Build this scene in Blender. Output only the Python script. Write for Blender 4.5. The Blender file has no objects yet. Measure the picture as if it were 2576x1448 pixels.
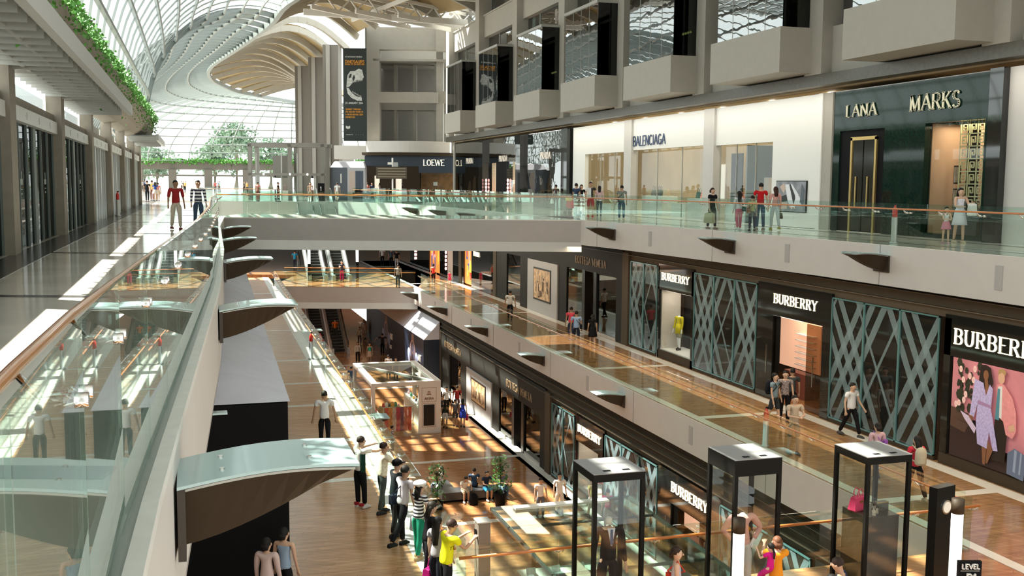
import bpy, bmesh, math, random
from mathutils import Vector, Matrix
random.seed(7)
D = bpy.data; COL = bpy.context.scene.collection; SC = bpy.context.scene
R = math.radians; sin = math.sin; cos = math.cos; PI = math.pi
# ---------------------------------------------------------------- camera, world, sun, exposure
# world axes: x across the mall (left -> right), y along the mall, z up; top walkway floor = 0
EYE = Vector((0, 0, 1.64)); FPX = 2625.0
YAW = R(17.2); PITCH = R(5.7); ROLL = R(0.46)
Fw = Vector((sin(YAW)*cos(PITCH), cos(YAW)*cos(PITCH), -sin(PITCH)))
R0 = Vector((cos(YAW), -sin(YAW), 0)); U0 = R0.cross(Fw)
Rt = R0*cos(ROLL) + U0*sin(ROLL); Up = U0*cos(ROLL) - R0*sin(ROLL)
cam = D.objects.new('camera', D.cameras.new('camera')); COL.objects.link(cam)
cam.matrix_world = Matrix(((Rt.x, Up.x, -Fw.x, EYE.x), (Rt.y, Up.y, -Fw.y, EYE.y), (Rt.z, Up.z, -Fw.z, EYE.z), (0, 0, 0, 1)))
cam.data.sensor_width = 36; cam.data.lens = 36*FPX/2576; cam.data.clip_end = 900; cam.data.clip_start = .05
SC.camera = cam
w = D.worlds.new('sky'); SC.world = w; w.use_nodes = True
bg = w.node_tree.nodes['Background']; bg.inputs[0].default_value = (.93, 1.0, .985, 1); bg.inputs[1].default_value = 2.15
sl = D.lights.new('sun', 'SUN'); sl.energy = 18; sl.angle = R(.55); sl.color = (1, .95, .84)
so = D.objects.new('sun', sl); COL.objects.link(so)
so.rotation_euler = Vector((.50, -.34, -.86)).to_track_quat('-Z', 'Y').to_euler(); so.location = (-20, 30, 40)
SC.view_settings.view_transform = 'Standard'; SC.view_settings.look = 'None'
SC.view_settings.exposure = 0.38; SC.view_settings.gamma = 1; SC.view_settings.use_curve_mapping = False
cy = SC.cycles; cy.max_bounces = 7; cy.diffuse_bounces = 3; cy.glossy_bounces = 4; cy.transmission_bounces = 4
cy.transparent_max_bounces = 24; cy.caustics_reflective = False; cy.caustics_refractive = False
cy.sample_clamp_indirect = 4; cy.use_denoising = True
# ---------------------------------------------------------------- measuring helpers (photo pixel -> place)
def ray(x, y): return Fw + Rt*((x-1288)/FPX) - Up*((y-724)/FPX)
def G(x, y, z):                      # the point on the level z
    d = ray(x, y); t = (z-EYE.z)/d.z; return EYE + d*t
def V(x, y, v):                      # the point on the wall plane x = v
    d = ray(x, y); return EYE + d*(v/d.x)
def C(X, Z, z=0): return Vector((.9553*X+.2957*Z, -.2957*X+.9553*Z, z))   # metres right of / ahead of the viewpoint
def Cd(X, Z): return Vector((.9553*X+.2957*Z, -.2957*X+.9553*Z, 0))
def px(x, y, Z):                     # point at depth Z ahead
    d = ray(x, y); h = d.x*sin(YAW)+d.y*cos(YAW); return EYE + d*(Z/h)
def lerp(tab, u):
    if u <= tab[0][0]: return tab[0][1]
    for (a, b), (c, d) in zip(tab, tab[1:]):
        if u <= c: return b+(d-b)*(u-a)/(c-a)
    return tab[-1][1]
ZB1, ZB2 = -5.86, -11.76
# ---------------------------------------------------------------- materials
MATS = {}
def mat(name, col, rough=.5, metal=0, noise=0, nscale=6, spec=.5, emit=0, ecol=None, bump=0, bscale=40, coat=0):
    if name in MATS: return MATS[name]
    m = D.materials.new(name); m.use_nodes = True; nt = m.node_tree; b = nt.nodes['Principled BSDF']
    b.inputs['Base Color'].default_value = (*col, 1); b.inputs['Roughness'].default_value = rough
    b.inputs['Metallic'].default_value = metal; b.inputs['Specular IOR Level'].default_value = spec
    b.inputs['Coat Weight'].default_value = coat
    if noise:
        tc = nt.nodes.new('ShaderNodeTexCoord'); n = nt.nodes.new('ShaderNodeTexNoise'); n.inputs['Scale'].default_value = nscale
        n.inputs['Detail'].default_value = 4
        r = nt.nodes.new('ShaderNodeValToRGB'); r.color_ramp.elements[0].position = .3; r.color_ramp.elements[1].position = .7
        r.color_ramp.elements[0].color = (*[c*(1-noise) for c in col], 1); r.color_ramp.elements[1].color = (*[min(1, c*(1+noise)) for c in col], 1)
        nt.links.new(tc.outputs['Object'], n.inputs['Vector']); nt.links.new(n.outputs['Fac'], r.inputs[0]); nt.links.new(r.outputs[0], b.inputs['Base Color'])
    if bump:
        tc = nt.nodes.new('ShaderNodeTexCoord'); n = nt.nodes.new('ShaderNodeTexNoise'); n.inputs['Scale'].default_value = bscale
        bp = nt.nodes.new('ShaderNodeBump'); bp.inputs['Strength'].default_value = bump; bp.inputs['Distance'].default_value = .05
        nt.links.new(tc.outputs['Object'], n.inputs['Vector']); nt.links.new(n.outputs['Fac'], bp.inputs['Height']); nt.links.new(bp.outputs[0], b.inputs['Normal'])
    if emit:
        b.inputs['Emission Color'].default_value = (*(ecol or col), 1); b.inputs['Emission Strength'].default_value = emit
    MATS[name] = m; return m
def glassmat(name, tint, refl=1.0, ior=1.5, rough=0.0, bump=0, bscale=3):
    m = D.materials.new(name); m.use_nodes = True; nt = m.node_tree; nt.nodes.clear()
    o = nt.nodes.new('ShaderNodeOutputMaterial'); mx = nt.nodes.new('ShaderNodeMixShader')
    t = nt.nodes.new('ShaderNodeBsdfTransparent'); t.inputs[0].default_value = (*tint, 1)
    g = nt.nodes.new('ShaderNodeBsdfGlossy'); g.inputs['Roughness'].default_value = rough; g.inputs[0].default_value = (refl, refl, refl, 1)
    f = nt.nodes.new('ShaderNodeFresnel'); ge = nt.nodes.new('ShaderNodeNewGeometry'); mi = nt.nodes.new('ShaderNodeMix')
    mi.inputs[2].default_value = ior; mi.inputs[3].default_value = 1/ior; nt.links.new(ge.outputs['Backfacing'], mi.inputs[0]); nt.links.new(mi.outputs[0], f.inputs[0])
    if bump:
        tc = nt.nodes.new('ShaderNodeTexCoord'); n = nt.nodes.new('ShaderNodeTexNoise'); n.inputs['Scale'].default_value = bscale
        bp = nt.nodes.new('ShaderNodeBump'); bp.inputs['Strength'].default_value = bump; bp.inputs['Distance'].default_value = .1
        nt.links.new(tc.outputs['Object'], n.inputs['Vector']); nt.links.new(n.outputs['Fac'], bp.inputs['Height']); nt.links.new(bp.outputs[0], g.inputs['Normal'])
    nt.links.new(f.outputs[0], mx.inputs[0]); nt.links.new(t.outputs[0], mx.inputs[1]); nt.links.new(g.outputs[0], mx.inputs[2]); nt.links.new(mx.outputs[0], o.inputs[0])
    MATS[name] = m; return m
def plankmat(name, c1, c2, rot, rough=.12, scale=1.0):
    m = D.materials.new(name); m.use_nodes = True; nt = m.node_tree; b = nt.nodes['Principled BSDF']
    tc = nt.nodes.new('ShaderNodeTexCoord'); mp = nt.nodes.new('ShaderNodeMapping'); mp.inputs['Rotation'].default_value = (0, 0, R(rot))
    br = nt.nodes.new('ShaderNodeTexBrick'); br.inputs['Color1'].default_value = (*c1, 1); br.inputs['Color2'].default_value = (*c2, 1)
    br.inputs['Mortar'].default_value = (*[c*.55 for c in c1], 1); br.inputs['Scale'].default_value = scale
    br.inputs['Mortar Size'].default_value = .006; br.inputs['Brick Width'].default_value = 1.3; br.inputs['Row Height'].default_value = .16
    n = nt.nodes.new('ShaderNodeTexNoise'); n.inputs['Scale'].default_value = 2.2; n.inputs['Detail'].default_value = 6
    mp2 = nt.nodes.new('ShaderNodeMapping'); mp2.inputs['Rotation'].default_value = (0, 0, R(rot)); mp2.inputs['Scale'].default_value = (.35, 4, 1)
    mx = nt.nodes.new('ShaderNodeMix'); mx.data_type = 'RGBA'; mx.blend_type = 'MULTIPLY'; mx.inputs[0].default_value = .75
    rp = nt.nodes.new('ShaderNodeValToRGB'); rp.color_ramp.elements[0].color = (.55, .5, .45, 1); rp.color_ramp.elements[1].color = (1, 1, 1, 1)
    rp.color_ramp.elements[0].position = .3; rp.color_ramp.elements[1].position = .65
    L = nt.links.new
    L(tc.outputs['Object'], mp.inputs[0]); L(mp.outputs[0], br.inputs['Vector']); L(tc.outputs['Object'], mp2.inputs[0]); L(mp2.outputs[0], n.inputs['Vector'])
    L(n.outputs['Fac'], rp.inputs[0]); L(br.outputs['Color'], mx.inputs[6]); L(rp.outputs[0], mx.inputs[7]); L(mx.outputs[2], b.inputs['Base Color'])
    b.inputs['Roughness'].default_value = rough; b.inputs['Specular IOR Level'].default_value = .6
    MATS[name] = m; return m
GL = glassmat('railing_glass', (.86, .94, .91)); GLC = glassmat('clear_glass', (.95, .975, .965), .6); GLW = glassmat('shop_window_glass', (.95, .975, .965), .4)
GLD = glassmat('bronze_shop_glass', (.34, .36, .30), .95, 1.6); GLR = glassmat('mirror_bay_glass', (.22, .30, .30), 1.0, 3.4, 0, .035, .9)
GLS = glassmat('roof_glass', (.97, 1.0, .99), .5); GLG = glassmat('green_dark_glass', (.10, .17, .14), .9, 1.55)
WOOD = plankmat('wood_floor', (.56, .27, .115), (.44, .20, .08), 42); WOODL = plankmat('pale_wood_floor', (.74, .42, .22), (.62, .34, .165), 28, .2)
WOODR = plankmat('polished_brown_stone', (.44, .255, .125), (.36, .20, .095), 60, .10)
MARB = mat('cream_marble', (.86, .81, .72), .10, noise=.10, nscale=.8, spec=.6); WHM = mat('white_marble', (.80, .77, .70), .15, noise=.05, nscale=2)
DKM = mat('dark_granite', (.085, .085, .08), .2, noise=.2, nscale=20)
CONC = mat('warm_grey_cladding', (.40, .375, .325), .6, noise=.03, nscale=3); CONL = mat('pale_cladding', (.60, .575, .54), .5, noise=.02, nscale=2)
CONS = mat('bridge_cladding', (.42, .40, .385), .32, noise=.03, nscale=2); CONB = mat('brown_concrete', (.27, .235, .19), .7, noise=.08, nscale=4)
WHP = mat('white_panel', (.85, .84, .80), .45); WHS = mat('white_steel', (.78, .77, .72), .4); GRS = mat('grey_steel', (.42, .42, .39), .35, .3)
CHR = mat('chrome', (.75, .75, .74), .12, 1); BRZ = mat('bronze_panel', (.042, .028, .016), .6, spec=.25); BLK = mat('black_panel', (.009, .009, .009), .3, spec=.3)
BLM = mat('matt_black', (.006, .006, .007), .7, spec=.1); HRW = mat('orange_wood', (.50, .17, .04), .25, coat=.5); TAN = mat('tan_ceiling', (.34, .25, .12), .7, noise=.08, nscale=8)
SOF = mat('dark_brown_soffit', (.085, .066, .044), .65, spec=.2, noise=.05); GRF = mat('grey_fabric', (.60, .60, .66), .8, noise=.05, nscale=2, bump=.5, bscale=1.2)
GLO = mat('lit_letters', (1, .90, .68), .5, emit=1.15); LMP = mat('lamp_tube', (1, 1, .97), .5, emit=1.0); BRS = mat('brass', (.55, .38, .14), .3, .8)
GRN = mat('green_granite', (.006, .020, .014), .05, noise=.25, nscale=12, spec=.25); LEAF = mat('leaf_green', (.10, .30, .05), .5, noise=.4, nscale=3)
NAVY = mat('navy_panel', (.02, .035, .06), .3); SIL = mat('brushed_silver', (.55, .57, .57), .3, .6); TEAL = mat('frosted_teal_glass', (.40, .56, .57), .12, spec=.8)
PLM = mat('shop_interior', (.33, .26, .16), .7, noise=.2, nscale=1.5)
# ---------------------------------------------------------------- mesh builder
class MB:
    def __init__(s): s.v = []; s.f = []
    def add(s, vs, fs):
        o = len(s.v); s.v += [tuple(v) for v in vs]; s.f += [tuple(i+o for i in f) for f in fs]; return s
    def box(s, x0, x1, y0, y1, z0, z1):
        if x0 > x1: x0, x1 = x1, x0
        if y0 > y1: y0, y1 = y1, y0
        if z0 > z1: z0, z1 = z1, z0
        return s.add([(x0,y0,z0),(x1,y0,z0),(x1,y1,z0),(x0,y1,z0),(x0,y0,z1),(x1,y0,z1),(x1,y1,z1),(x0,y1,z1)],
            [(0,3,2,1),(4,5,6,7),(0,1,5,4),(1,2,6,5),(2,3,7,6),(3,0,4,7)])
    def obox(s, c, a, b, cc):                    # centre and three half-axis vectors
        c, a, b, cc = Vector(c), Vector(a), Vector(b), Vector(cc)
        if a.cross(b).dot(cc) < 0: b = -b
        return s.add([c+a*i+b*j+cc*k for k in (-1, 1) for i, j in ((-1,-1),(1,-1),(1,1),(-1,1))],
            [(0,3,2,1),(4,5,6,7),(0,1,5,4),(1,2,6,5),(2,3,7,6),(3,0,4,7)])
    def beam(s, p, q, w, h, up=(0,0,1)):
        p, q = Vector(p), Vector(q); d = q-p; L = d.length
        if L < 1e-6: return s
        d /= L; u = Vector(up); sd = d.cross(u)
        if sd.length < 1e-3: sd = d.cross(Vector((1, 0, 0)))
        sd.normalize(); u2 = sd.cross(d)
        return s.obox((p+q)/2, d*L/2, sd*w/2, u2*h/2)
    def prism(s, pts, z0, z1):
        A = sum(a[0]*b[1]-b[0]*a[1] for a, b in zip(pts, pts[1:]+pts[:1]))
        if A < 0: pts = pts[::-1]
        n = len(pts); s.add([(p[0], p[1], z0) for p in pts]+[(p[0], p[1], z1) for p in pts],
            [tuple(range(n))[::-1], tuple(range(n, 2*n))]+[(i, (i+1) % n, n+(i+1) % n, n+i) for i in range(n)]); return s
    def strip(s, L, Rr, z0, z1):                   # slab between two polylines, as quads
        n = len(L)
        for i in range(n-1):
            s.prism([L[i], L[i+1], Rr[i+1], Rr[i]], z0, z1)
        return s
    def tube(s, path, r, n=8, cap=True):
        path = [Vector(p) for p in path]; m = len(path); rings = []
        for i, p in enumerate(path):
            d = (path[min(i+1, m-1)]-path[max(i-1, 0)]).normalized()
            a = d.cross(Vector((0, 0, 1)));
            if a.length < .05: a = d.cross(Vector((1, 0, 0)))
            a.normalize(); b = a.cross(d); rr = r[i] if isinstance(r, (list, tuple)) else r
            rings.append([p+(a*cos(2*PI*k/n)+b*sin(2*PI*k/n))*rr for k in range(n)])
        return s.loft(rings, cap)
    def loft(s, rings, cap=True):
        n = len(rings[0]); vs = [v for r in rings for v in r]; fs = []
        for i in range(len(rings)-1):
            for k in range(n): fs.append((i*n+k, i*n+(k+1) % n, (i+1)*n+(k+1) % n, (i+1)*n+k))
        if cap: fs += [tuple(range(n))[::-1], tuple((len(rings)-1)*n+k for k in range(n))]
        return s.add(vs, fs)
    def lathe(s, prof, c=(0,0,0), n=16, sx=1, sy=1):   # prof: (radius, z)
        return s.loft([[(c[0]+r*sx*cos(2*PI*k/n), c[1]+r*sy*sin(2*PI*k/n), c[2]+z) for k in range(n)] for r, z in prof])
    def ell(s, c, rx, ry, rz, n=12, m=7, M=None):
        rings = []
        for j in range(m+1):
            t = -PI/2+PI*j/m; r = max(cos(t), .02)
            ring = [Vector((rx*r*cos(2*PI*k/n), ry*r*sin(2*PI*k/n), rz*sin(t))) for k in range(n)]
            if M is not None: ring = [M @ v for v in ring]
            rings.append([v+Vector(c) for v in ring])
        return s.loft(rings)
    def build(s, name, m, parent=None, smooth=False):
        me = D.meshes.new(name); me.from_pydata(s.v, [], s.f); me.materials.append(m); me.update()
        if smooth:
            for p in me.polygons: p.use_smooth = True
        o = D.objects.new(name, me); COL.objects.link(o)
        if parent is not None: o.parent = parent
        return o
def tag(o, label=None, cat=None, group=None, kind=None):
    if label: o['label'] = label
    if cat: o['category'] = cat
    if group: o['group'] = group
    if kind: o['kind'] = kind
    return o
def thing(name, label, cat, loc=(0,0,0), rz=0, group=None):
    o = D.objects.new(name, None); COL.objects.link(o); o.location = loc; o.rotation_euler = (0, 0, rz)
    o.empty_display_size = .2
    return tag(o, label, cat, group)
def struct(name, mb, m, parent=None, smooth=False):
    o = mb.build(name, m, parent, smooth)
    if parent is None: o['kind'] = 'structure'
    return o
def sgroup(name):
    o = D.objects.new(name, None); COL.objects.link(o); o['kind'] = 'structure'; return o
def copytree(o, parent=None):
    c = o.copy(); COL.objects.link(c); c.parent = parent
    for ch in list(o.children):
        if ch.name in COL.objects: copytree(ch, c)
    return c
# ---------------------------------------------------------------- lettering drawn as strokes
def arc(cx, cy, rx, ry, a0, a1, n=8): return [(cx+rx*cos(R(a0+(a1-a0)*i/n)), cy+ry*sin(R(a0+(a1-a0)*i/n))) for i in range(n+1)]
GLY = {
 'A': (.8, [[(0,0),(.4,1),(.8,0)],[(.16,.36),(.64,.36)]]), 'B': (.68, [[(.08,0),(.08,1)],[(.08,1),(.35,1)]+arc(.38,.76,.24,.24,90,-90)+[(.08,.52)],[(.3,.52)]+arc(.38,.26,.28,.26,90,-90)+[(.08,0)]]),
 'C': (.75, [arc(.42,.5,.38,.5,50,310,12)]), 'D': (.76, [[(.08,0),(.08,1)],[(.08,1),(.3,1)]+arc(.3,.5,.42,.5,90,-90,10)+[(.08,0)]]),
 'E': (.62, [[(.08,0),(.08,1)],[(.08,1),(.58,1)],[(.08,.52),(.46,.52)],[(.08,0),(.6,0)]]), 'F': (.6, [[(.08,0),(.08,1)],[(.08,1),(.56,1)],[(.08,.52),(.44,.52)]]), 'G': (.8, [arc(.42,.5,.38,.5,50,340,12),[(.48,.45),(.78,.45)]]),
 'H': (.8, [[(.08,0),(.08,1)],[(.72,0),(.72,1)],[(.08,.5),(.72,.5)]]), 'I': (.24, [[(.12,0),(.12,1)]]), 'J': (.4, [[(.3,1),(.3,.2)]+arc(.15,.18,.15,.18,0,-140,5)]),
 'K': (.74, [[(.08,0),(.08,1)],[(.08,.4),(.62,1)],[(.28,.6),(.7,0)]]), 'L': (.58, [[(.08,0),(.08,1)],[(.08,0),(.56,0)]]), 'M': (.95, [[(.08,0),(.12,1)],[(.12,1),(.47,.05),(.82,1)],[(.82,1),(.87,0)]]),
 'N': (.8, [[(.08,0),(.08,1)],[(.08,1),(.72,0)],[(.72,0),(.72,1)]]), 'O': (.84, [arc(.42,.5,.38,.5,0,360,16)]), 'P': (.64, [[(.08,0),(.08,1)],[(.08,1),(.35,1)]+arc(.36,.74,.26,.26,90,-90)+[(.08,.48)]]),
 'R': (.74, [[(.08,0),(.08,1)],[(.08,1),(.35,1)]+arc(.36,.75,.26,.25,90,-90)+[(.08,.5)],[(.36,.5),(.7,0)]]), 'S': (.6, [arc(.3,.75,.24,.25,30,270,8)+arc(.3,.25,.26,.25,90,-150,8)]),
 'T': (.7, [[(.35,0),(.35,1)],[(.02,1),(.68,1)]]), 'U': (.78, [[(.08,1),(.08,.32)]+arc(.39,.32,.31,.32,180,360,8)+[(.7,1)]]), 'V': (.76, [[(0,1),(.38,0),(.76,1)]]),
 'W': (1.1, [[(0,1),(.28,0),(.55,.95),(.82,0),(1.1,1)]]), 'X': (.72,[[(0,0),(.72,1)],[(0,1),(.72,0)]]), 'Y': (.74, [[(0,1),(.37,.5),(.74,1)],[(.37,.5),(.37,0)]]), '1': (.35, [[(.05,.8),(.2,1),(.2,0)]]),
 '2': (.6, [arc(.3,.72,.26,.28,170,-30,8)+[(.04,0),(.58,0)]]), '0': (.64, [arc(.32,.5,.26,.5,0,360,14)]), '4': (.64, [[(.46,0),(.46,1),(.04,.3),(.62,.3)]]), '5': (.6, [[(.54,1),(.14,1),(.1,.56)]+arc(.3,.3,.26,.3,120,-140,8)]),
 '6': (.6, [arc(.3,.3,.25,.3,0,360,12),[(.05,.3),(.12,.7),(.45,1)]]), ' ': (.4, []), '.': (.2, [[(.08,0),(.08,.06)]]), '-': (.4, [[(.05,.45),(.35,.45)]]) }
def text(s, org, right, h, m, name='lettering', parent=None, serif=True, tk=.16, tn=.06, sp=.16, depth=.03, up=(0,0,1), width=None, lift=.0):
    right = Vector(right).normalized(); up = Vector(up).normalized(); nrm = right.cross(up); mb = MB(); org = Vector(org)
    tot = sum(GLY[c][0]+sp for c in s)-sp; kx = (width/tot) if width else h; cur = 0
    P = lambda x, y, z: org+right*(x*kx)+up*(y*h)+nrm*(z+lift)
    for c in s:
        gw, st = GLY[c]
        for pl in st:
            for (x0, y0), (x1, y1) in zip(pl, pl[1:]):
                dx, dy = x1-x0, y1-y0; L = math.hypot(dx, dy) or 1e-6; a = abs(dy)/L
                th = (tn+(tk-tn)*a if serif else tk*.8)/2
                if serif and dx*dy > 0 and len(pl) < 6 and a < .99: th = tn/1.6
                ex = th*.5; ux, uy = dx/L, dy/L; nx, ny = -uy, ux
                q = [(x0-ux*ex+nx*th, y0-uy*ex+ny*th), (x0-ux*ex-nx*th, y0-uy*ex-ny*th), (x1+ux*ex-nx*th, y1+uy*ex-ny*th), (x1+ux*ex+nx*th, y1+uy*ex+ny*th)]
                mb.add([P(cur+a_, b_, z) for z in (0, depth) for a_, b_ in q], [(0,3,2,1),(4,5,6,7),(0,1,5,4),(1,2,6,5),(2,3,7,6),(3,0,4,7)])
            if serif:
                for (x, y) in (pl[0], pl[-1]):
                    if y in (0, 1) and c not in 'CGOS':
                        q = [(x-.13, y-.025), (x+.13, y-.025), (x+.13, y+.03), (x-.13, y+.03)]
                        mb.add([P(cur+a_, b_, z) for z in (0, depth) for a_, b_ in q], [(0,3,2,1),(4,5,6,7),(0,1,5,4),(1,2,6,5),(2,3,7,6),(3,0,4,7)])
        cur += gw+sp
    return mb.build(name, m, parent)
# ================================================================ the building shell
eL = [(-4,-.3),(4.6,-.24),(6.8,-.13),(17,.43),(26,.77),(40,1.07),(50.3,1.56),(70,2.0),(80,2.4)]
wL = [(-4,-3.8),(25,-3.75),(73,-3.25),(84,-3.2)]
eBL = [(-4,4.3),(18,4.65),(31,4.95),(52,5.3),(82,5.9)]
eR = [(5,18.9),(20,18.9),(28,18.85),(35,18.4),(42,17.8),(45.5,17.3),(51,17.3),(65,17.4),(78,16.8),(84,15.2),(88,12)]
def line(tab, u0, u1, n, off=0): return [(lerp(tab, u0+(u1-u0)*i/n)+off, u0+(u1-u0)*i/n) for i in range(n+1)]
# --- top walkway, left
F1 = line(eL, -4, 84, 40); W1 = line(wL, -4, 84, 40, -.3)
struct('floor', MB().strip(W1, line(eL, -4, 84, 40, -.12), -.12, 0), MARB)
struct('trim_1', MB().strip(line(wL, -4, 84, 40, 0), line(wL, -4, 84, 40, .75), 0, .004), DKM)
mb = MB()
for k in range(-1, 8):
    Z = 14.7+8.95*k; a = C(0, Z); 
    u = Z*.9553+.2957*.3*Z; 
    for s in range(1):
        # crosswise granite band: runs straight across the walkway
        pts = []
        for X in [x*.25 for x in range(-130, 1)]:
            p = C(X, Z)
            if lerp(wL, p.y)+.7 < p.x < lerp(eL, p.y)-.2: pts.append(p)
        if len(pts) > 1: mb.beam(pts[0]+Vector((0,0,.003)), pts[-1]+Vector((0,0,.003)), .26, .004)
struct('trim_2', mb, DKM)
struct('wall_left', MB().strip(line(eL, -4, 50.4, 40, -.02), line(eL, -4, 50.4, 40, .0), -1.25, -.02).strip(line(eL, -4, 84, 30, -1.9), line(eL, -4, 84, 30, 0), -1.25, -1.2), CONL)
struct('trim_3', MB().strip(line(eL, -4, 50.4, 40, -.26), line(eL, -4, 50.4, 40, -.15), -.02, .025).strip(line(eL, -4, 50.4, 40, -.065), line(eL, -4, 50.4, 40, .02), -.05, .025), mat('pale_stone_cap', (.66, .66, .62), .45, noise=.05))
struct('trim_4', MB().strip(line(eL, -4, 50.4, 40, -.15), line(eL, -4, 50.4, 40, -.065), -.05, -.01), mat('glazing_channel', (.30, .32, .30), .3))
# --- lower walkway, left: floor, marble border, bands
FB = line(eBL, -4, 84, 40)
struct('floor', MB().strip([(-3.2, u) for _, u in FB], FB, ZB1-.3, ZB1), WOODL)
struct('trim_5', MB().strip(line(eBL, -4, 84, 40, -.52), line(eBL, -4, 84, 40, -.06), ZB1, ZB1+.004), WHM)
mb = MB()
for u in (7.4, 16.6, 25.8, 29.9, 35, 39, 44.2, 53.4, 62.6, 71.8): mb.box(-1, lerp(eBL, u)-.52, u, u+.28, ZB1, ZB1+.004)
struct('trim_6', mb, WHM)
struct('wall_left', MB().strip(line(eBL, -4, 84, 40, -.03), line(eBL, -4, 84, 40, 0), ZB1-1.15, ZB1-.02), CONL)
# shop wall behind the left hoarding and soffit above the lower walkway
struct('wall_left', MB().box(-3.3, -3.2, -4, 84, ZB1, -1.25), mat('left_shop_wall', (.10, .09, .08), .4))
# --- left slabs end
# --- bottom floor
struct('floor', MB().prism([(-6, -5), (16.3, -5), (16.3, 125), (-6, 125)], ZB2-.3, ZB2), WOOD)
mb = MB()
mb.box(15.35, 15.85, -5, 100, ZB2, ZB2+.004)
for u in (20.2, 29.5, 38.8, 48.1, 57.4, 66.7, 76): mb.box(6, 15.35, u, u+.35, ZB2, ZB2+.004)
struct('trim_7', mb, WHM)
struct('wall_left', MB().box(-6.2, -6, -5, 125, ZB2, ZB1-.3), mat('lower_left_wall', (.08, .07, .06), .4))
# --- right: lower gallery slab
struct('floor', MB().box(15.4, 19.6, -5, 100, ZB1-.3, ZB1), WOODR)
mb = MB(); mb.box(18.95, 19.4, -5, 100, ZB1, ZB1+.004); mb.box(15.45, 15.75, -5, 100, ZB1, ZB1+.004)
for u in (20.5, 29.8, 39.1, 48.4, 57.7, 67, 76.3): mb.box(15.75, 18.95, u, u+.35, ZB1, ZB1+.004)
struct('trim_8', mb, WHM)
mb = MB(); mb.box(15.36, 15.40, -5, 100, ZB1-1.15, ZB1-.01)
struct('wall_right', mb, CONL)
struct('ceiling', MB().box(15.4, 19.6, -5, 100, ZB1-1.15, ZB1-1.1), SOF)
# --- right: top gallery slab with its curved edge
E1 = line(eR, 5, 88, 50)
struct('floor', MB().strip([(23.4, u) for _, u in E1], E1, -.25, 0), MARB)
struct('trim_9', MB().strip([(22.25, u) for _, u in E1], [(22.0, u) for _, u in E1], 0, .004).strip([(a[0]+1.15, a[1]) for a in E1], [(a[0]+1.05, a[1]) for a in E1], 0, .004), DKM)
struct('wall_right', MB().strip([(a[0], a[1]) for a in E1], [(a[0]-.04, a[1]) for a in E1], -1.15, -.01), CONL)
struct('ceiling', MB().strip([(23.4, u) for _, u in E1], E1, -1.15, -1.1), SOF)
# joints and vent grilles in the right fascias
mb = MB(); vb = MB()
for k in range(9):
    u = 25.3+9.2*k-9.2
    if u < 50:
        e = lerp(eR, u); mb.box(e-.05, e-.03, u, u+.02, -1.15, 0)
        e = lerp(eR, u-4.6+9.2); vb.box(e-.06, e-.03, u+4.5, u+4.75, -.85, -.25)
    mb.box(15.345, 15.36, u, u+.02, ZB1-1.15, ZB1); vb.box(15.34, 15.36, u+4.5, u+4.75, ZB1-.85, ZB1-.25)
struct('trim_10', mb, mat('joint', (.3, .29, .27), .6)); struct('trim_11', vb, mat('vent_grille', (.42, .41, .40), .5))
# --- bridges
def bridge(name, a, b, z, wd, thick, mt, band=.42):
    a, b = Vector(a), Vector(b); d = (b-a).normalized(); n = Vector((-d.y, d.x, 0))
    fl = MB().prism([(a.x, a.y), (b.x, b.y), (b.x+n.x*wd, b.y+n.y*wd), (a.x+n.x*wd, a.y+n.y*wd)], z-.3, z)
    struct('floor', fl, mt)
    f = MB()
    for off in (0, wd):
        p, q = a+n*off, b+n*off; f.beam(p+Vector((0,0,z-.02-thick/2)), q+Vector((0,0,z-.02-thick/2)), .06, thick-.04)
    f.prism([(a.x, a.y), (b.x, b.y), (b.x+n.x*wd, b.y+n.y*wd), (a.x+n.x*wd, a.y+n.y*wd)], z-thick, z-.3)
    struct('wall_back', f, CONS)
    # pale lower lip that steps out below the fascia
    g = MB()
    A = a-n*.03; B = b-n*.03
    g.add([A+Vector((0,0,z-thick+.01)), B+Vector((0,0,z-thick+.01)), B-n*.2+Vector((0,0,z-thick-band)), A-n*.2+Vector((0,0,z-thick-band)),
           A+n*(wd-.6)+Vector((0,0,z-thick-band)), B+n*(wd-.6)+Vector((0,0,z-thick-band)), B+n*wd+Vector((0,0,z-thick)), A+n*wd+Vector((0,0,z-thick))],
          [(0,3,2,1),(3,4,5,2),(4,7,6,5),(0,1,6,7),(0,7,4,3),(1,2,5,6)])
    struct('ceiling', g, CONL)
    return a, b, d, n
b1 = bridge('top', C(-13.9, 48.4), C(3.2, 48.4), 0, 5.2, 1.05, MARB)
b2 = bridge('mid', C(-17.5, 75), C(-6.8, 75), ZB1, 9.5, 1.15, WOOD)
b3a = C(-1.35, 17.3); b3 = bridge('near', (4.75, 10.5, 0), (15.4, 10.5, 0), ZB1, 6.85, 1.15, WOOD)
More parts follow.
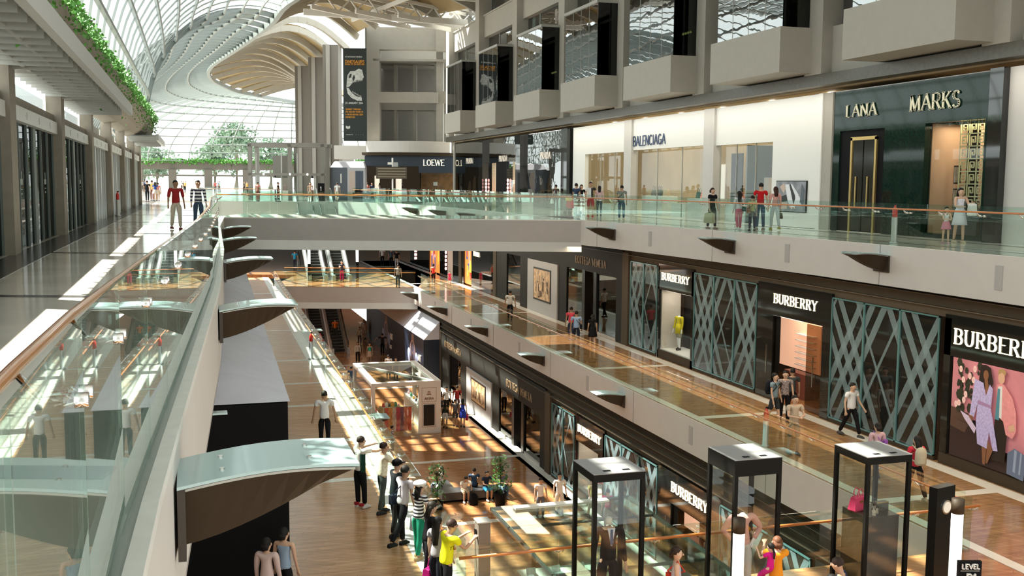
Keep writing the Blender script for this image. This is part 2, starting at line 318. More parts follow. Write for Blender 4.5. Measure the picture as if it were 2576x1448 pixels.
# --- top level beyond the second void, out to the far glass wall
FE = C(-30, 90); 
pts = [C(-27.5, 88), C(-9.9, 88), C(-7.2, 86), C(0, 96), C(16, 96), C(16, 222), C(-90, 222), C(-90, 150), C(-44, 88)]
struct('floor', MB().prism([(p.x, p.y) for p in pts], -.3, 0), mat('far_stone_floor', (.30, .275, .25), .12, noise=.1, nscale=.6))
struct('wall_back', MB().beam(C(-30, 88, -.62), C(-9.0, 88, -.62), .06, 1.2).beam(C(-9.0, 88, -.62), C(-7.2, 86, -.62), .06, 1.2).beam(C(-7.2, 86, -.62), C(-5.9, 83.5, -.62), .06, 1.2), CONL)
struct('wall_back', MB().beam(C(-45, 125, -6.5), C(10, 125, -6.5), .3, 10.8), mat('deep_back_wall', (.03, .05, .045), .4))
struct('floor', MB().prism([tuple(C(-40, 84.5)[:2]), tuple(C(-4, 84.5)[:2]), tuple(C(-2, 125)[:2]), tuple(C(-50, 125)[:2])], ZB1-.3, ZB1), WOOD)
# --- far ground-storey wall: ledge, piers, sills
lz0, lz1 = 3.9, 5.5
struct('wall_back', MB().beam(C(-95, 206, (lz0+lz1)/2), C(10, 206, (lz0+lz1)/2), 2.0, lz1-lz0).beam(C(-95, 205, 2.75), C(10, 205, 2.75), .8, .3), mat('column_brown', (.13,.115,.095), .7))
pg = sgroup('wall_piers')
for k, X in enumerate((-80,-73,-66.5,-59.5,-52,-44.5,-37,-29,-21,-12)):
    MB().beam(C(X, 205, 0), C(X, 205, lz0), 1.5, 1.3, up=(0,1,0)).build('pier', mat('column_brown', (.13,.115,.095), .7), pg)
# a lawn-bright street outside
struct('floor', MB().prism([tuple(C(-260, 214)[:2]), tuple(C(160, 214)[:2]), tuple(C(160, 420)[:2]), tuple(C(-260, 420)[:2])], -.6, -.3), mat('outdoor_paving', (.22, .24, .20), .8))
# --- glass shell
PR = [((-2.9,-6),C(4,-4)),((-2.9,8),C(3,10)),((-2.9,20),C(0,26)),((-2.8,32),C(-4,42)),((-2.7,45),C(-8,58)),((-2.6,59),C(-13,73)),((-2.5,69),C(-18,84)),((-2.9,77),C(-21,92.6)),
      ((-5.5,85),C(-25.4,103)),(C(-38,101),C(-30.3,114)),(C(-47,122),C(-35.7,126)),(C(-57,142),C(-38.9,135)),(C(-67,160),C(-41.3,145)),(C(-75,178),C(-42.1,152)),(C(-77,193),C(-42.8,163)),
      (C(-69,203),C(-41.8,169)),(C(-53,206),C(-40,178)),(C(-38,206),C(-36.5,187)),(C(-24,206),C(-26,190)),(C(-8,206),C(-10,191)),(C(8,206),C(6,191))]
PR = [(Vector((a[0], a[1], 0)), Vector((b[0], b[1], 0))) for a, b in PR]
def cr(P, t):
    i = min(int(t), len(P)-2); f = t-i; p = [P[max(0, min(len(P)-1, i+k))] for k in (-1, 0, 1, 2)]
    return .5*((2*p[1])+(p[2]-p[0])*f+(2*p[0]-5*p[1]+4*p[2]-p[3])*f*f+(3*p[1]-p[0]-3*p[2]+p[3])*f**3)
BB = [a for a, b in PR]; TT = [b for a, b in PR]; SZ0, SZ1 = 5.6, 15.64
ts = [0.0]; last = (cr(BB, 0)+cr(TT, 0))/2; acc = 0; t = 0
while t < len(PR)-1.001:
    t = min(t+.01, len(PR)-1.001); q = (cr(BB, t)+cr(TT, t))/2; acc += (q-last).length; last = q
    if acc > 2.55: ts.append(t); acc = 0
NP = 10
def shell(t, j, off=0):
    a, b = cr(BB, t), cr(TT, t); th = (PI/2)*j/NP; h = sin(th); g = 1-cos(th)
    d = (b-a); p = a+d*g; p = Vector((p.x, p.y, SZ0+(SZ1-SZ0)*h))
    if off:
        dn = d.normalized(); p += (-dn*cos(th)+Vector((0,0,1))*sin(th))*off
    return p
gm = MB()
for i in range(len(ts)-1):
    for j in range(NP):
        gm.add([shell(ts[i], j, .12), shell(ts[i+1], j, .12), shell(ts[i+1], j+1, .12), shell(ts[i], j+1, .12)], [(0,1,2,3)])
RIBM = mat('shell_rib', (.19, .215, .205), .4)
sg = sgroup('ceiling_glass_shell')
gm.build('roof_glazing', GLS, sg)
for i, t in enumerate(ts):
    mb = MB(); ps = [shell(t, j*NP/18) for j in range(19)]; fr = (cr(BB, min(t+.02, len(PR)-1.001))-cr(BB, max(0, t-.02))).normalized()
    for p, q in zip(ps, ps[1:]):
        n = (q-p).cross(fr).normalized(); mb.beam(p, q+(q-p)*.03, (.13 if ts[i] > 6.5 else .05), (.42 if ts[i] > 6.5 else .08), up=n)
    mb.build('roof_rib', RIBM if ts[i] > 6.3 else mat('pale_rib', (.50,.54,.52), .5), sg)
for j in range(0, NP+1):
    hh = .18; mb = MB(); n = len(ts)
    for i in range(n-1):
        wd = .14 if j < 1 else (.10 if ts[i] < 6.6 else .17)
        if j == NP: wd, hh = .4, .5
        a, b = shell(ts[i], j, -.12), shell(ts[i+1], j, -.12); m = (shell(ts[i], j, .2)-a)
        mb.beam(a, b+(b-a)*.02, wd, hh, up=m)
    mb.build('roof_purlin', RIBM, sg)
lv = sgroup('ceiling_added_louvres'); k = 0  # out-of-view slats added above the shell to stripe the sunlight
x = -7.15
while x < 1.6: MB().box(x, x+.50, -14, 82, 16.35, 16.45).build('added_louvre', RIBM, lv); x += .95
for u in range(-10, 82, 6): MB().box(-7.2, 1.7, u+.8, u+1.1, 16.45, 16.6).build('added_louvre_beam', RIBM, lv)
# unseen solid roof, extended over the shell to block sun; white for bounce light
struct('ceiling', MB().prism([(1.7,-6),(30,-6),(30,80),(1.7,80)], 16.2, 16.5), WHP)
struct('wall_front_added', MB().box(-6, 30, -14.3, -14, -12, 17), CONL)  # added wall behind the viewpoint, shutting out sky light
struct('ceiling', MB().prism([(1.7,-14),(30,-14),(30,-6),(1.7,-6)], 16.2, 16.5), WHP)
# --- ribbed ceiling right of the shell
CT = [C(-8,60),C(-13,73),C(-18,84),C(-21,92.6),C(-25.4,103),C(-30.3,114),C(-35.7,126),C(-41.3,145),C(-42.8,163),C(-41,172)]
CR_ = [C(8,70),C(3,80),C(-6,91),C(-13.4,98),C(-19.4,119),C(-24.5,131.7),C(-29,145),C(-30,160),C(-29,173),C(-26,180)]
cg = sgroup('ceiling_ribbed')
def rp(t, s, dz=0):
    a, b = cr(CT, t), cr(CR_, t); p = a+(b-a)*s; p.z = SZ1+2.0*sin(PI*s)+dz; return p
nr = 22; pan = MB()
for i in range(nr+1):
    t = (len(CT)-1.001)*i/nr; mb = MB(); ps = [rp(t, s/10) for s in range(11)]
    for p, q in zip(ps, ps[1:]): mb.beam(p, q+(q-p)*.02, .32, .6)
    mb.build('ceiling_rib', mat('ceiling_rib_paint', (.34, .32, .27), .7), cg)
    if i < nr and i not in (8, 9):
        t2 = (len(CT)-1.001)*(i+1)/nr
        for s in range(10): pan.add([rp(t, s/10, .45), rp(t, (s+1)/10, .45), rp(t2, (s+1)/10, .45), rp(t2, s/10, .45)], [(0,1,2,3)])
pan.build('ceiling_panels', TAN, cg)
# steel trusses in front of the end building
mb = MB()
for k in range(5):
    a = C(-16+3.2*k, 84+2*k, 15.4); b = C(-9+3.4*k, 92+1.2*k, 15.0); mb.beam(a, b, .22, .35); mb.beam(a+Vector((0,0,1.3)), b+Vector((0,0,1.1)), .18, .25)
    for f in range(4):
        p = a.lerp(b, f/4); q = a.lerp(b, (f+.5)/4)+Vector((0,0,1.2)); r_ = a.lerp(b, (f+1)/4); mb.beam(p, q, .1, .1); mb.beam(q, r_, .1, .1)
mb.beam(C(-17, 86, 15.3), C(-4, 91, 15.3), .3, .5); mb.beam(C(-15, 80, 16.4), C(-3, 86, 16.4), .3, .4); mb.beam(C(-14, 92, 15.6), C(-5, 80, 16.6), .2, .3)
struct('trim_12', mb, WHS)
# --- columns beside the ribbed hall
cg2 = sgroup('wall_columns')
for X, Z, wd in ((-26.0, 131, 1.7), (-22.6, 122, 1.7), (-19.0, 111, 1.6), (-28.0, 143, 1.6)):
    p = C(X, Z); MB().obox((p.x, p.y, 7.9), Vector((.9553, -.2957, 0))*wd/2, Vector((.2957, .9553, 0))*1.1, (0, 0, 7.9)).build('column', mat('column_brown', (.13,.115,.095), .7), cg2)
    MB().obox((p.x-.6, p.y-1.12, 7.9), Vector((.9553, -.2957, 0))*.2, Vector((.2957, .9553, 0))*.08, (0, 0, 7.9)).build('column_edge', mat('column_edge_grey', (.26,.24,.21), .7), cg2)
# --- concrete end building above the navy shop
def cbox(mb, X0, X1, Z0, Z1, z0, z1):
    return mb.prism([tuple(C(X0, Z0)[:2]), tuple(C(X1, Z0)[:2]), tuple(C(X1, Z1)[:2]), tuple(C(X0, Z1)[:2])], z0, z1)
ZE = 100
ex = lambda x: (x-1288)/FPX*ZE
ez = lambda y: (460-y)/FPX*ZE+1.64
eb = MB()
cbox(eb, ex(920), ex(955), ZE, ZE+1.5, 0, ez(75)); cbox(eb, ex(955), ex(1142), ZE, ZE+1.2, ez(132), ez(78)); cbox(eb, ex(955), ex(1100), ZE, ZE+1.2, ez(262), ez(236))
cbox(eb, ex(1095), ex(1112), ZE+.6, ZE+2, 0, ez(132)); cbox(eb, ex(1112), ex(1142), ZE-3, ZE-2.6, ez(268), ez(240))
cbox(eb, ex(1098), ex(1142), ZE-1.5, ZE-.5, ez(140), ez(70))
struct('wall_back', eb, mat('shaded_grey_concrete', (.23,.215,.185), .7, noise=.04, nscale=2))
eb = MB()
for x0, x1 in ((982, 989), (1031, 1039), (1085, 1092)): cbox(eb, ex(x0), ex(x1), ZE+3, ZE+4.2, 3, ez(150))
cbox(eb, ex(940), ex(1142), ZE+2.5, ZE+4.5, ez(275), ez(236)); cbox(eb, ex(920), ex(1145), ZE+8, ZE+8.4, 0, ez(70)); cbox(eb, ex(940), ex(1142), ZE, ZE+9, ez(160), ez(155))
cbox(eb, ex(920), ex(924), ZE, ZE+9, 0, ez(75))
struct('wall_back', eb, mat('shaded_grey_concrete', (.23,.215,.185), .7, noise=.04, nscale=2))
struct('wall_back', MB().loft([[C(ex(x)+.0, ZE-2.2-1.6*sin(PI*(x-920)/230), z) for z in (4.45, 5.45)]+[C(ex(x), ZE+.1, z) for z in (5.45, 4.45)] for x in range(930, 1143, 12)]), CONL)
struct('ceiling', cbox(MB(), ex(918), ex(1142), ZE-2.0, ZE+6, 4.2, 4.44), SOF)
for s in (0,):
    eb = MB(); cbox(eb, ex(832), ex(920), ZE+2, ZE+3, 3.9, 5.2); cbox(eb, ex(770), ex(835), ZE+14, ZE+15, 3.9, 5.2); struct('wall_back', eb, CONL)
# --- right facade, top level and above
BAY = [15.9, 25.2, 34.5, 43.7, 53.0, 62.3, 72.1, 82.2, 92.2]
SH = 5.34
mb = MB()
mb.box(22.4, 25, 15, 93, SH, SH+.42)
struct('trim_13', mb, mat('dark_cornice', (.10, .09, .07), .35, noise=.15, nscale=8))
struct('wall_right', MB().box(28.5, 28.8, 10, 93, 0, 22).box(23.05, 28.8, 92.3, 92.9, 0, 22).box(23.05, 23.3, 10, 92.9, SH+.42, 7.5), CONC)
pg = sgroup('wall_right_facade')
for i, u in enumerate(BAY):
    MB().box(22.35, 23.5, u-.55, u+.55, SH+.42, 22).build('pilaster', CONC, pg)
for a, b in zip(BAY, BAY[1:]):
    MB().box(22.8, 23.3, a+.55, b-.55, 13.2, 14.9).box(22.7, 22.85, a+.55, b-.55, 14.85, 14.95).build('spandrel', CONC, pg)
    MB().box(22.8, 23.3, a+.55, b-.55, 5.76, 7.5).build('spandrel', CONC, pg)
    MB().box(23.2, 23.25, a+.55, b-.55, 7.5, 13.2).build('window_pane', GLR, pg)
    MB().box(23.4, 23.45, a+.55, b-.55, 14.9, 20).build('window_pane', GLR, pg)
    MB().box(23.7, 23.8, a+.55, b-.55, 7.5, 20).build('dark_backing', mat('upper_room', (.05, .05, .045), .6), pg)
    MB().box(23.15, 23.22, a+.55, b-.55, 10.9, 11.05).box(23.15, 23.22, a+2.5, a+2.58, 7.5, 13.2).box(23.15, 23.22, a+6.5, a+6.58, 7.5, 13.2).build('window_bar', GRS, pg)
struct('ceiling', MB().box(23, 28.8, 10, 93, SH-.05, SH), mat('shop_ceiling', (.45, .36, .22), .6))
struct('floor', MB().box(23.1, 28.8, 10, 93, -.2, 0.01), MARB)
# cantilevered bay windows with planters
for i, a in enumerate(BAY[:-1]):
    u0, u1 = a+.1, a+5.5
    names = ['far right, cropped by the frame edge', 'above the dark green shop', 'above the white wall with the poster', 'above the middle white shop bay', 'above the leftmost white shop bay', 'above the rightmost mirrored shop bay', 'above the middle mirrored shop bay', 'above the leftmost mirrored shop bay']
    t = thing('bay_window', 'projecting glass bay window on grey plinth, '+names[i], 'bay window', (21.0, u0, 5.9), 0, 'projecting bay windows along the right facade')
    t2 = lambda mb, n, m, t=t: (lambda o: (setattr(o, 'location', (-21.0, -t.location.y, -5.9)), o)[1])(mb.build(n, m, t))
    t2(MB().box(21.0, 22.75, u0, u1, 5.84, 7.5), 'plinth', CONC)
    t2(MB().box(21.2, 21.23, u0+.2, u1-.2, 7.5, 11.35), 'front_glass', GLR)
    t2(MB().box(21.23, 22.75, u0+.2, u0+.23, 7.5, 11.35), 'side_glass', GLG)
    t2(MB().box(21.23, 22.75, u1-.23, u1-.2, 7.5, 11.35), 'side_glass', GLG)
    t2(MB().box(21.12, 22.75, u0+.12, u1-.12, 11.35, 11.5), 'roof_rim', GRS)
    t2(MB().box(21.3, 22.7, u0+.3, u1-.3, 7.5, 7.55).box(22.7, 22.78, u0+.3, u1-.3, 7.5, 11.35), 'interior', mat('bay_interior', (.04, .035, .03), .5))
    m = MB()
    for k in range(1, 4): uu = u0+.2+(u1-u0-.4)*k/4; m.box(21.19, 21.24, uu-.01, uu+.01, 7.5, 11.35)
    t2(m, 'glazing_joint', GRS)
    if i in (1, 2, 3, 5):
        l = MB()
        for k in range(4): l.ell((22.4, u0+.9+k*.25, 8.7 if i != 2 else 9.2), .06, .06, .06, 8, 5)
        t2(l, 'interior_lamp', mat('warm_lamp', (1, .45, .2), .5, emit=5))
    if i == 0: t2(MB().box(21.9, 21.96, u0+1.6, u1-1.6, 7.6, 11.2), 'timber_screen', mat('amber_wood', (.45, .22, .07), .4))
    if i in (1, 2):
        g = MB()
        for k in range(26): yy = random.uniform(21.4, 22.6); zz = random.uniform(7.8, 11); w_ = random.uniform(.06, .2); g.box(yy, yy+w_, u0+.31, u0+.34, zz, zz+random.uniform(.08, .35))
        t2(g, 'gold_squares', mat('gold_tile', (.5, .32, .06), .3, emit=.15))
# wall cut-out plane for the window recess behind bays is the glazing itself
# fin lights (brown shark-fin brackets with frosted glass tops)
def fin(p, side, label, group, far=False):
    # side +1: sticks out to +x (left gallery); -1: to -x (right gallery)
    t = thing('fascia_light', label, 'light fixture', p, 0, group); L = 1.13; s = side
    top = []; bot = []
    n = 8
    for i in range(n+1):
        f = i/n; x = L*f; top.append((x*s, .0+.05*sin(PI*f*.9)+.06*f)); bot.append((x*s*.93, -.44+.36*f**1.5+.06*f))
    rings = []
    for (x, z), (xb, zb) in zip(top, bot): rings.append([(x, -.30, z-.03), (x, .30, z-.03), (xb, .12, zb), (xb, -.12, zb)])
    MB().loft(rings).build('fin_body', BRZ, t)
    MB().loft([[(x, -.33, z-.028), (x, .33, z-.028), (x, .33, z-.012), (x, -.33, z-.012)] for x, z in top]).build('rim', GRS, t)
    MB().loft([[(x*1.02, -.36, z+.0), (x*1.02, .36, z+.0), (x*1.02, .36, z+.02), (x*1.02, -.36, z+.02)] for x, z in top]).build('glass_top', TEAL, t)
    for f in (2, 6):
        for yy in (-.16, .16): MB().lathe([(.018, -.005), (.018, .03)], (top[f][0], yy, top[f][1]), 6).build('stud', CHR, t)
    MB().box(0, .05*s, -.34, .34, -.47, .01).build('mount_plate', mat('dark_bronze', (.04, .03, .022), .5), t)
    return t
for k, Z in enumerate((6.75, 15.8, 25.3, 34.5, 43.2)):
    u = Z*1.0365+.1 if False else None
    # find u on the edge at that depth
    uu = min((abs(C(0,0).x + (lerp(eL, q/10)*.2957+q/10*.9553) - Z), q/10) for q in range(20, 600))[1]
    fin((lerp(eL, uu)+.002, uu, -.30), 1, 'brown fin light on the left fascia, '+['nearest and largest', 'second from the viewpoint', 'third from the viewpoint', 'fourth from the viewpoint', 'farthest one before the bridge'][k], 'fin lights on the left fascia')
for k, uu in enumerate((25.2, 33.3, 42.4, 64.4, 71.2, 78.5)):
    fin((lerp(eR, uu)-.042, uu, -.30), -1, 'brown fin light on the upper right fascia, '+['rightmost', 'under the white shop', 'nearest the bridge end', 'just behind the bridge, nearest', 'behind the bridge, middle one of three', 'behind the bridge, farthest'][k], 'fin lights on the upper right fascia')
for k, uu in enumerate((26.2, 35.6, 44.8, 54.3, 63.6, 72.4)):
    fin((15.358, uu, ZB1-.30), -1, 'brown fin light on the lower right fascia, '+['behind the middle glass vitrine', 'first left of the vitrines', 'second left of the vitrines', 'third left of the vitrines', 'fourth left of the vitrines', 'at the corner of the lower bridge'][k], 'fin lights on the lower right fascia')
for k, uu in enumerate((33.6, 54.5)):
    fin((lerp(eBL, uu)+.002, uu, ZB1-.25), 1, 'fin light below the lower left railing, '+['beside the white kiosk', 'left of the kiosk roof'][k], 'fin lights under the lower left railing')
# ================================================================ railings
def resample(pts, step):
    pts = [Vector(p) for p in pts]; out = [pts[0]]; acc = 0
    for a, b in zip(pts, pts[1:]):
        L = (b-a).length; d = 0
        while acc+(L-d) >= step:
            d += step-acc; out.append(a.lerp(b, d/L)); acc = 0
        acc += L-d
    if acc > step*.3: out.append(pts[-1])
    return out
def railing(pts, inward, label, group=None, b0=0, step=1.39, h=1.19, hr=1.03, brk=True, off=.2, rr=.024):
    pts = resample(pts, step); t = thing('glass_railing', label, 'railing', pts[0], 0, group); o = pts[0]
    ins = []
    for i, p in enumerate(pts):
        d = (pts[min(i+1, len(pts)-1)]-pts[max(0, i-1)]).normalized(); ins.append(Vector((-d.y, d.x, 0))*inward)
    for i in range(len(pts)-1):
        a, b = pts[i]-o, pts[i+1]-o; d = (b-a).normalized(); a = a+d*.008; b = b-d*.008
        MB().beam(a+Vector((0,0,h/2-.03)), b+Vector((0,0,h/2-.03)), .016, h+.04).build('glass_panel', GL, t)
    MB().tube([p-o+n*off+Vector((0,0,hr)) for p, n in zip(pts, ins)], rr, 8).build('handrail', HRW, t, True)
    if brk:
        for i, (p, n) in enumerate(zip(pts, ins)):
            if i <= b0: continue
            q = p-o; d = Vector((n.y, -n.x, 0)); m = MB()
            for s in (-1, 1):
                c = q+d*.07*s
                m.tube([c-n*.03+Vector((0,0,.93)), c+n*.045+Vector((0,0,.93))], .026, 8)
                m.tube([c+n*.04+Vector((0,0,.93)), c*.5+q*.5+n*.12+Vector((0,0,.93)), q+n*off+Vector((0,0,hr-.015))], .011, 6)
            m.build('bracket', CHR, t, True)
    return t
z0 = Vector((0, 0, 0))
P3 = lambda tab, u0, u1, n, off, z: [Vector((lerp(tab, u0+(u1-u0)*i/n)+off, u0+(u1-u0)*i/n, z)) for i in range(n+1)]
railing(P3(eL, -.5, 50.0, 60, -.107, 0), 1, 'long curved glass railing with orange wooden handrail beside the viewer on the left walkway', b0=2)
railing(P3(eR, 9, 46.4, 40, .03+.05, 0), 1, 'glass railing with wooden handrail along the upper right gallery')
railing(P3(eR, 52.5, 86, 30, .08, 0), 1, 'glass railing curving around the far void behind the upper bridge', brk=False)
railing(P3(eBL, 17.5, 76, 50, -.05, ZB1), 1, 'glass railing beside the sunlit marble border of the lower left walkway')
railing([(15.46, u+.6, ZB1) for u in range(17, 72, 3)], 1, 'glass railing along the lower right gallery')
a, b, d, n = b1
railing([a+d*.2+n*.15, b-d*.2+n*.15], 1, 'front glass railing of the upper bridge with sunlit handrail')
railing([a+d*.2+n*4.7, b-d*.2+n*4.7], -1, 'rear glass railing of the upper bridge', brk=False)
a, b, d, n = b2; zz = Vector((0, 0, ZB1))
railing([a+d*.2+n*.15+zz, b-d*.2+n*.15+zz], 1, 'front glass railing of the lower far bridge', brk=False)
railing([a+d*.2+n*4.2+zz, a+d*9+n*4.2+zz], -1, 'rear glass railing of the lower far bridge, before the escalators', brk=False)
railing([(4.35, 17.22, ZB1), (15.3, 17.22, ZB1)], -1, 'glass railing with red-brown handrail behind the three glass vitrines', step=1.9, rr=.03)
railing([C(-26.5, 88.15), C(-19.5, 88.15)], 1, 'glass railing at the far edge of the upper void, left of the escalators', brk=False)
railing([C(-13.5, 88.15), C(-9.6, 88.15)], 1, 'glass railing at the far edge of the upper void, right of the escalators', brk=False)
# ================================================================ left facade of the top walkway
LC = [-9.6, -1.0, 7.7, 16.4, 25.3, 34.1, 43.1, 51.8, 60.6, 69.4, 77.5]
lg = sgroup('wall_left_facade')
GDK = glassmat('dark_green_door_glass', (.10, .16, .13), .4, 1.45)
for i, u in enumerate(LC):
    x = lerp(wL, u); MB().box(x-.3, x+.12, u-.42, u+.42, 0, 4.3).build('column', CONB, lg)
for i, (a, b) in enumerate(zip(LC, LC[1:])):
    x = lerp(wL, (a+b)/2)
    MB().box(x-.35, x-.05, a+.42, b-.42, 3.32, 3.55).build('lintel', CONB, lg)
    MB().box(x-.30, x-.28, a+.42, b-.42, 3.55, 3.95).build('clerestory_pane', GLC, lg)
    MB().box(x-.12, x+.05, a+.5, b-.5, 2.98, 3.32).build('transom_panel', mat('transom', (.62, .62, .58), .4), lg)
    light = i >= 6
    gmt = GDK if not light else GLC
    MB().box(x-.16, x-.13, a+.42, b-.42, 0, 2.98).build('door_glass', gmt, lg)
    m = MB(); n = 6
    for k in range(n+1):
        uu = a+.42+(b-a-.84)*k/n; w_ = (.24 if k == 3 else .03) if not light else (.18 if k in (2, 4) else .05); m.box(x-.2, x-.08, uu-w_, uu+w_, 0, 2.98)
    m.build('door_mullions', mat('door_mullion_grey', (.13, .155, .145), .5) if not light else SIL, lg)
    m = MB()
    for k in range(1, 4):
        uu = a+(b-a)*k/4; m.box(x+.05, x+.06, uu-.16, uu+.16, 3.14, 3.16); m.box(x+.05, x+.06, uu-.012, uu+.012, 3.06, 3.24)
    m.build('transom_fitting', GRS, lg)
    if not light:
        m = MB()
        for k in (.22, .78):
            uu = a+.5+(b-a-1)*k; m.box(x-.125, x-.12, uu-.18, uu+.18, 1.52, 1.66); m.box(x-.125, x-.12, uu-.05, uu+.05, 1.66, 1.85); m.box(x-.125, x-.12, uu-.14, uu+.14, 1.40, 1.42); m.box(x-.125, x-.12, uu-.07, uu+.07, 1.28, 1.33)
        m.build('frosted_emblem', mat('frosted_mark', (.30, .36, .32), .6), lg)
    MB().box(x-.9, x-.85, a, b, 0, 3.3).box(x-.9, x-.12, a, b, 3.25, 3.3).build('room_behind', mat('door_backing', (.012, .022, .016), .6) if not light else mat('door_backing_pale', (.45, .47, .46), .5), lg)
def canopy(name, u0, u1, label):
    x0 = lerp(wL, (u0+u1)/2); t = thing('canopy', label, 'canopy', (x0, u0, 4.04)); o = Vector((x0, u0, 4.04)); W_ = 1.55
    m = MB().beam((W_, 0, .18), (W_+lerp(wL, u1)-lerp(wL, u0), u1-u0, .18), .16, .36); m.build('front_beam', mat('canopy_beam_grey', (.48,.49,.48), .5), t)
    n = int((u1-u0)/.95)
    for k in range(n+1):
        uu = (u1-u0)*k/n; MB().box(-.1, W_-.08, uu-.05, uu+.05, .0, .22).build('joist', GRS, t)
    for xx in (.35, .95): MB().box(xx, xx+.08, .05, u1-u0-.05, .04, .24).build('runner', GRS, t)
    MB().box(-.1, W_, 0, u1-u0, .25, .30).build('roof_panel', mat('canopy_panel', (.30, .32, .31), .5), t)
canopy('c', -8, 41.6, 'long grey steel slatted canopy over the left shop doors'); canopy('c', 66, 79, 'short slatted canopy at the far end of the left shops')
# curved concrete soffit and planter trough above the canopy
prof = [(-.15, 4.25), (.35, 4.35), (.75, 4.62), (1.0, 5.0), (1.08, 5.45), (1.08, 5.75), (-.2, 5.75)]
rings = []
for k in range(41):
    u = -2+84*k/40; x = lerp(wL, u); s = 1 if u < 76 else max(.0, 1-((u-76)/6)**2)**.5
    rings.append([(x-.2+(p+.2)*s, u, z) for p, z in prof])
struct('wall_left', MB().loft(rings), CONB, smooth=False)
def ivy(pathf, n, label, drop, sz, seed):
    rnd = random.Random(seed); m = MB()
    for k in range(n):
        p, out = pathf(rnd.random()); cl = rnd.random()
        c = Vector(p)+out*rnd.uniform(-.35, .12)+Vector((0, 0, rnd.uniform(-.1, .3)-(abs(rnd.gauss(0, .55))*drop if cl < .35 else 0)))
        a = Vector((rnd.gauss(0,1), rnd.gauss(0,1), rnd.gauss(0,1))).normalized(); b = a.cross(Vector((rnd.gauss(0,1), rnd.gauss(0,1), rnd.gauss(0,1)))).normalized(); s = sz*rnd.uniform(.5, 1.3)
        m.add([c, c+a*s*.6+b*s*.45, c+a*s*1.2, c+a*s*.6-b*s*.45], [(0,1,2,3)])
    return tag(m.build('ivy', LEAF), label, 'ivy', kind='stuff')
ivy(lambda f: ((lerp(wL, 3+76*f)+1.14, 3+76*f, 5.80), Vector((1,0,0))), 11000, 'green ivy trailing over the curved concrete ledge at upper left', 1.0, .105, 3)
ivy(lambda f: (tuple(C(-95+85*f, 204.6, 5.5)), Vector((0,-1,0))), 2500, 'green planting along the far ledge below the glass wall', .6, .45, 4)
# ================================================================ escalators
STEP = mat('escalator_step', (.02, .022, .022), .5); RUB = mat('black_rubber', (.02, .02, .02), .5)
def escalator(bx, by, z, rise, label, face=1):
    t = thing('escalator', label, 'escalator', (bx, by, z), 0, 'escalators beyond the bridges'); run = rise/math.tan(R(30)); n = int(rise/.2)
    for k in range(n):
        MB().box(-.5, .5, run*k/n, run*(k+1)/n+.02, rise*k/n-.35, rise*k/n+.02).build('step', STEP, t)
    m = MB()
    for k in range(n): m.box(-.5, .5, run*k/n-.004, run*k/n, rise*k/n+.0, rise*k/n+.02)
    m.build('step_edge', GRS, t)
    for s in (-1, 1):
        x = .62*s
        MB().beam((x, -.6, -.05), (x, run+.4, rise+.22-.0), .22, .5).build('skirt_panel', SIL, t)
        MB().beam((x, -.2, .55), (x, run+.2, rise+.75), .02, .75).build('balustrade_glass', GL, t)
        MB().tube([(x, -.75, .5), (x, -.85, .75), (x, -.6, .98), (x, 0, 1.05), (x, run, rise+1.05), (x, run+.8, rise+1.1)], .05, 6).build('handrail', RUB, t, True)
        MB().box(x-.12, x+.12, -1.0, -.1, 0, .42).build('newel', SIL, t)
    return t
for x, lab in ((797, 'left one rising from the lower far bridge to the top level'), (857, 'right one rising from the lower far bridge to the top level')):
    p = G(x, 703, ZB1); escalator(p.x, p.y, ZB1, 5.86, 'dark silver-sided escalator, '+lab)
for x, y, lab in ((803, 862, 'far left one rising from the bottom floor under the bridge'), (853, 885, 'right one rising from the bottom floor carrying the man in orange')):
    p = G(x, y, ZB2); escalator(p.x, p.y, ZB2, 5.9, 'dark escalator, '+lab)
